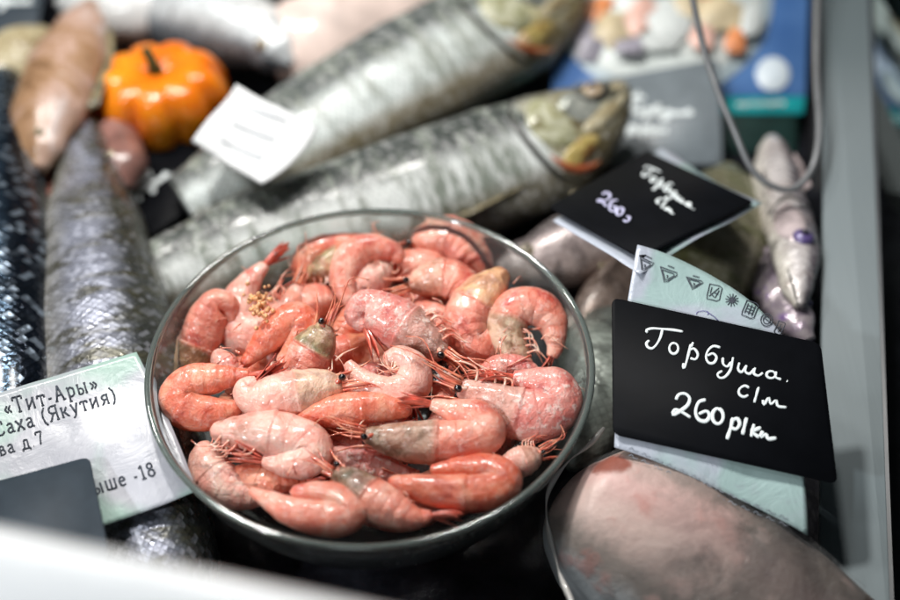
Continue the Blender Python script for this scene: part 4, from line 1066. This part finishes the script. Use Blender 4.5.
MET = M('brushed_metal'); n1 = MET.noise(6, 2); MET.col(MET.ramp(n1, [(.3, (.10, .13, .14)), (.7, (.15, .18, .19))])); MET.set(Roughness=.55, Metallic=.3)
mp = MET.n('ShaderNodeMapping'); MET.l(MET.obj(), mp.inputs[0]); mp.inputs['Scale'].default_value = (400, 12, 12); MET.bump(MET.noise(1, 3, .5, mp.outputs[0]), .1, .0005)
A1, A2, B1, B2 = V(825, -60, .80), V(868, -60, .79), V(817, 660, .525), V(894, 660, .515)
def prism(q, n, th):
    vs = [p for p in q] + [p - n * th for p in q]; k = len(q)
    fs = [tuple(range(k)), tuple(range(k, 2 * k))[::-1]] + [(i, i + k, (i + 1) % k + k, (i + 1) % k) for i in range(k)]
    return vs, fs
cs = thing('display_case_side', 'grey metal post and dark mirror glass of the display case on the right edge', 'display case', onz(860, 600, 0))
nA = (A2 - A1).cross(B1 - A1).normalized()
if nA.dot(CAM - A1) < 0: nA = -nA
o = mk('post', *prism([A1, A2, B2, B1], nA, .02), MET.m, cs, smooth=False)
bv = o.modifiers.new('b', 'BEVEL'); bv.width = .0012; bv.segments = 3
mk('post_trim', *prism([V(866, -60, .789), V(870, -60, .787), V(896, 660, .5135), V(892, 660, .5140)], nA, .006), plain('trim_dark', (.03, .035, .04), .35), cs, smooth=False)
GLS = M('dark_mirror_glass'); GLS.set(Base_Color=(.30, .35, .35, 1), Metallic=1.0, Roughness=.06)
X = V(893, 90, .765); seal = pbx.hit(772, 76)
PG = Plane(X, (CAM - X).normalized() + (seal - X).normalized())
mk('glass_pane', *prism([PG.hit(872, -60), PG.hit(960, -60), PG.hit(960, 660), PG.hit(890, 660)], PG.n, .004), GLS.m, cs, smooth=False)
print('pane depths', [round(depth(PG.hit(x, y)), 3) for x, y in ((884, -60), (960, -60), (960, 660), (892, 660))])
# black panel added to stand in for the dark gap beside the post
bk = mk('dark_gap_panel', *prism([V(818, -60, .86), V(880, -60, .86), V(880, 200, .765), V(812, 200, .765)], -cf, .03), plain('dark_gap_black', (.008, .008, .010), .5), None, smooth=False)
tag(bk, 'added black panel for the dark gap between the boxed dish and the metal post', 'dark gap panel')

RAIL = plain('rail_white', (.82, .84, .85), .3, var=.02, coat=.3)
ra, rb = V(-260, 476, .325), V(420, 618, .325)
d = (rb - ra).normalized(); up = (cu - d * cu.dot(d)).normalized(); nn = d.cross(up).normalized()
prof = []
hh, tt = .03, .008
for k in range(24):
    a = 2 * PI * k / 24; x = math.cos(a); y = math.sin(a)
    prof.append(up * (math.copysign(abs(y) ** .5, y) * hh) + nn * (math.copysign(abs(x) ** .5, x) * tt))
ra -= up * hh; rb -= up * hh
vs = []; fs = []
for i in range(12):
    c = ra.lerp(rb, i / 11)
    vs += [c + p for p in prof]
for i in range(11):
    for k in range(24): fs.append((i * 24 + k, i * 24 + (k + 1) % 24, (i + 1) * 24 + (k + 1) % 24, (i + 1) * 24 + k))
fs.append(tuple(range(24))[::-1]); fs.append(tuple(11 * 24 + k for k in range(24)))
rl = mk('front_rail', vs, fs, RAIL); tag(rl, 'blurred white front rail of the display case in the lower left corner', 'rail')

# ================================================================== LIGHTS, WORLD
w = bpy.data.worlds.new('World'); S.world = w; w.use_nodes = True
w.node_tree.nodes['Background'].inputs[0].default_value = (.80, .92, 1.0, 1); w.node_tree.nodes['Background'].inputs[1].default_value = .025
def lamp(loc, tgt, size, e, col=(1, 1, 1)):
    l = bpy.data.lights.new('lamp', 'AREA'); l.shape = 'DISK'; l.size = size; l.energy = e; l.color = col
    o = bpy.data.objects.new('case_and_fill_lamp', l); COL.objects.link(o); o.location = loc
    o.rotation_euler = (W_(tgt) - W_(loc)).to_track_quat('-Z', 'Y').to_euler()
LC = (1.0, .97, .93)
lamp((-.20, .36, .80), (-.02, .12, 0), .09, 5.3, LC)
lamp((.04, .42, .80), (.0, .12, 0), .09, 2.2, LC)
lamp((-.45, .42, .72), (-.12, .2, 0), .09, 2.2, LC)
lamp((-.45, -.05, .75), (-.02, 0, .05), .14, 1.3, (.97, .99, 1))
lamp((.25, .15, 1.0), (.05, .1, 0), .5, .15, (.86, .94, 1))  # added soft overhead fill, not a lamp of the case

l = bpy.data.lights.new('rail_fill_spot', 'SPOT'); l.energy = 26; l.spot_size = math.radians(24); l.spot_blend = .6; l.shadow_soft_size = .03; l.color = (.96, .98, 1)  # added spot, aimed only to brighten the white front rail
so = bpy.data.objects.new('rail_fill_spot', l); COL.objects.link(so); so.location = (-.62, -.62, .72); so.rotation_euler = (V(30, 590, .33) - so.location).to_track_quat('-Z', 'Y').to_euler()
lamp((-.1, -.75, .35), (0, 0, .05), .25, .45, (.9, .97, 1))  # added weak fill from the camera side to lift the bowl front
cam = bpy.data.cameras.new('Camera'); co = bpy.data.objects.new('Camera', cam); COL.objects.link(co); S.camera = co
co.location = CAM; co.rotation_euler = (PI / 2 - TH, 0, 0)
cam.lens = 50; cam.sensor_width = 36; cam.clip_start = .01; cam.clip_end = 20
cam.dof.use_dof = True; cam.dof.focus_distance = .560; cam.dof.aperture_fstop = 2.6; cam.dof.aperture_blades = 9
S.view_settings.view_transform = 'Standard'; S.view_settings.look = 'None'; S.view_settings.gamma = 1; S.view_settings.exposure = -.02
S.render.engine = 'CYCLES'
S.cycles.use_denoising = True
S.cycles.max_bounces = 12; S.cycles.transmission_bounces = 10; S.cycles.transparent_max_bounces = 12; S.cycles.caustics_refractive = False; S.cycles.caustics_reflective = False
S.cycles.sample_clamp_indirect = 6
for o in bpy.data.objects:
    if '_o' in o: del o['_o']
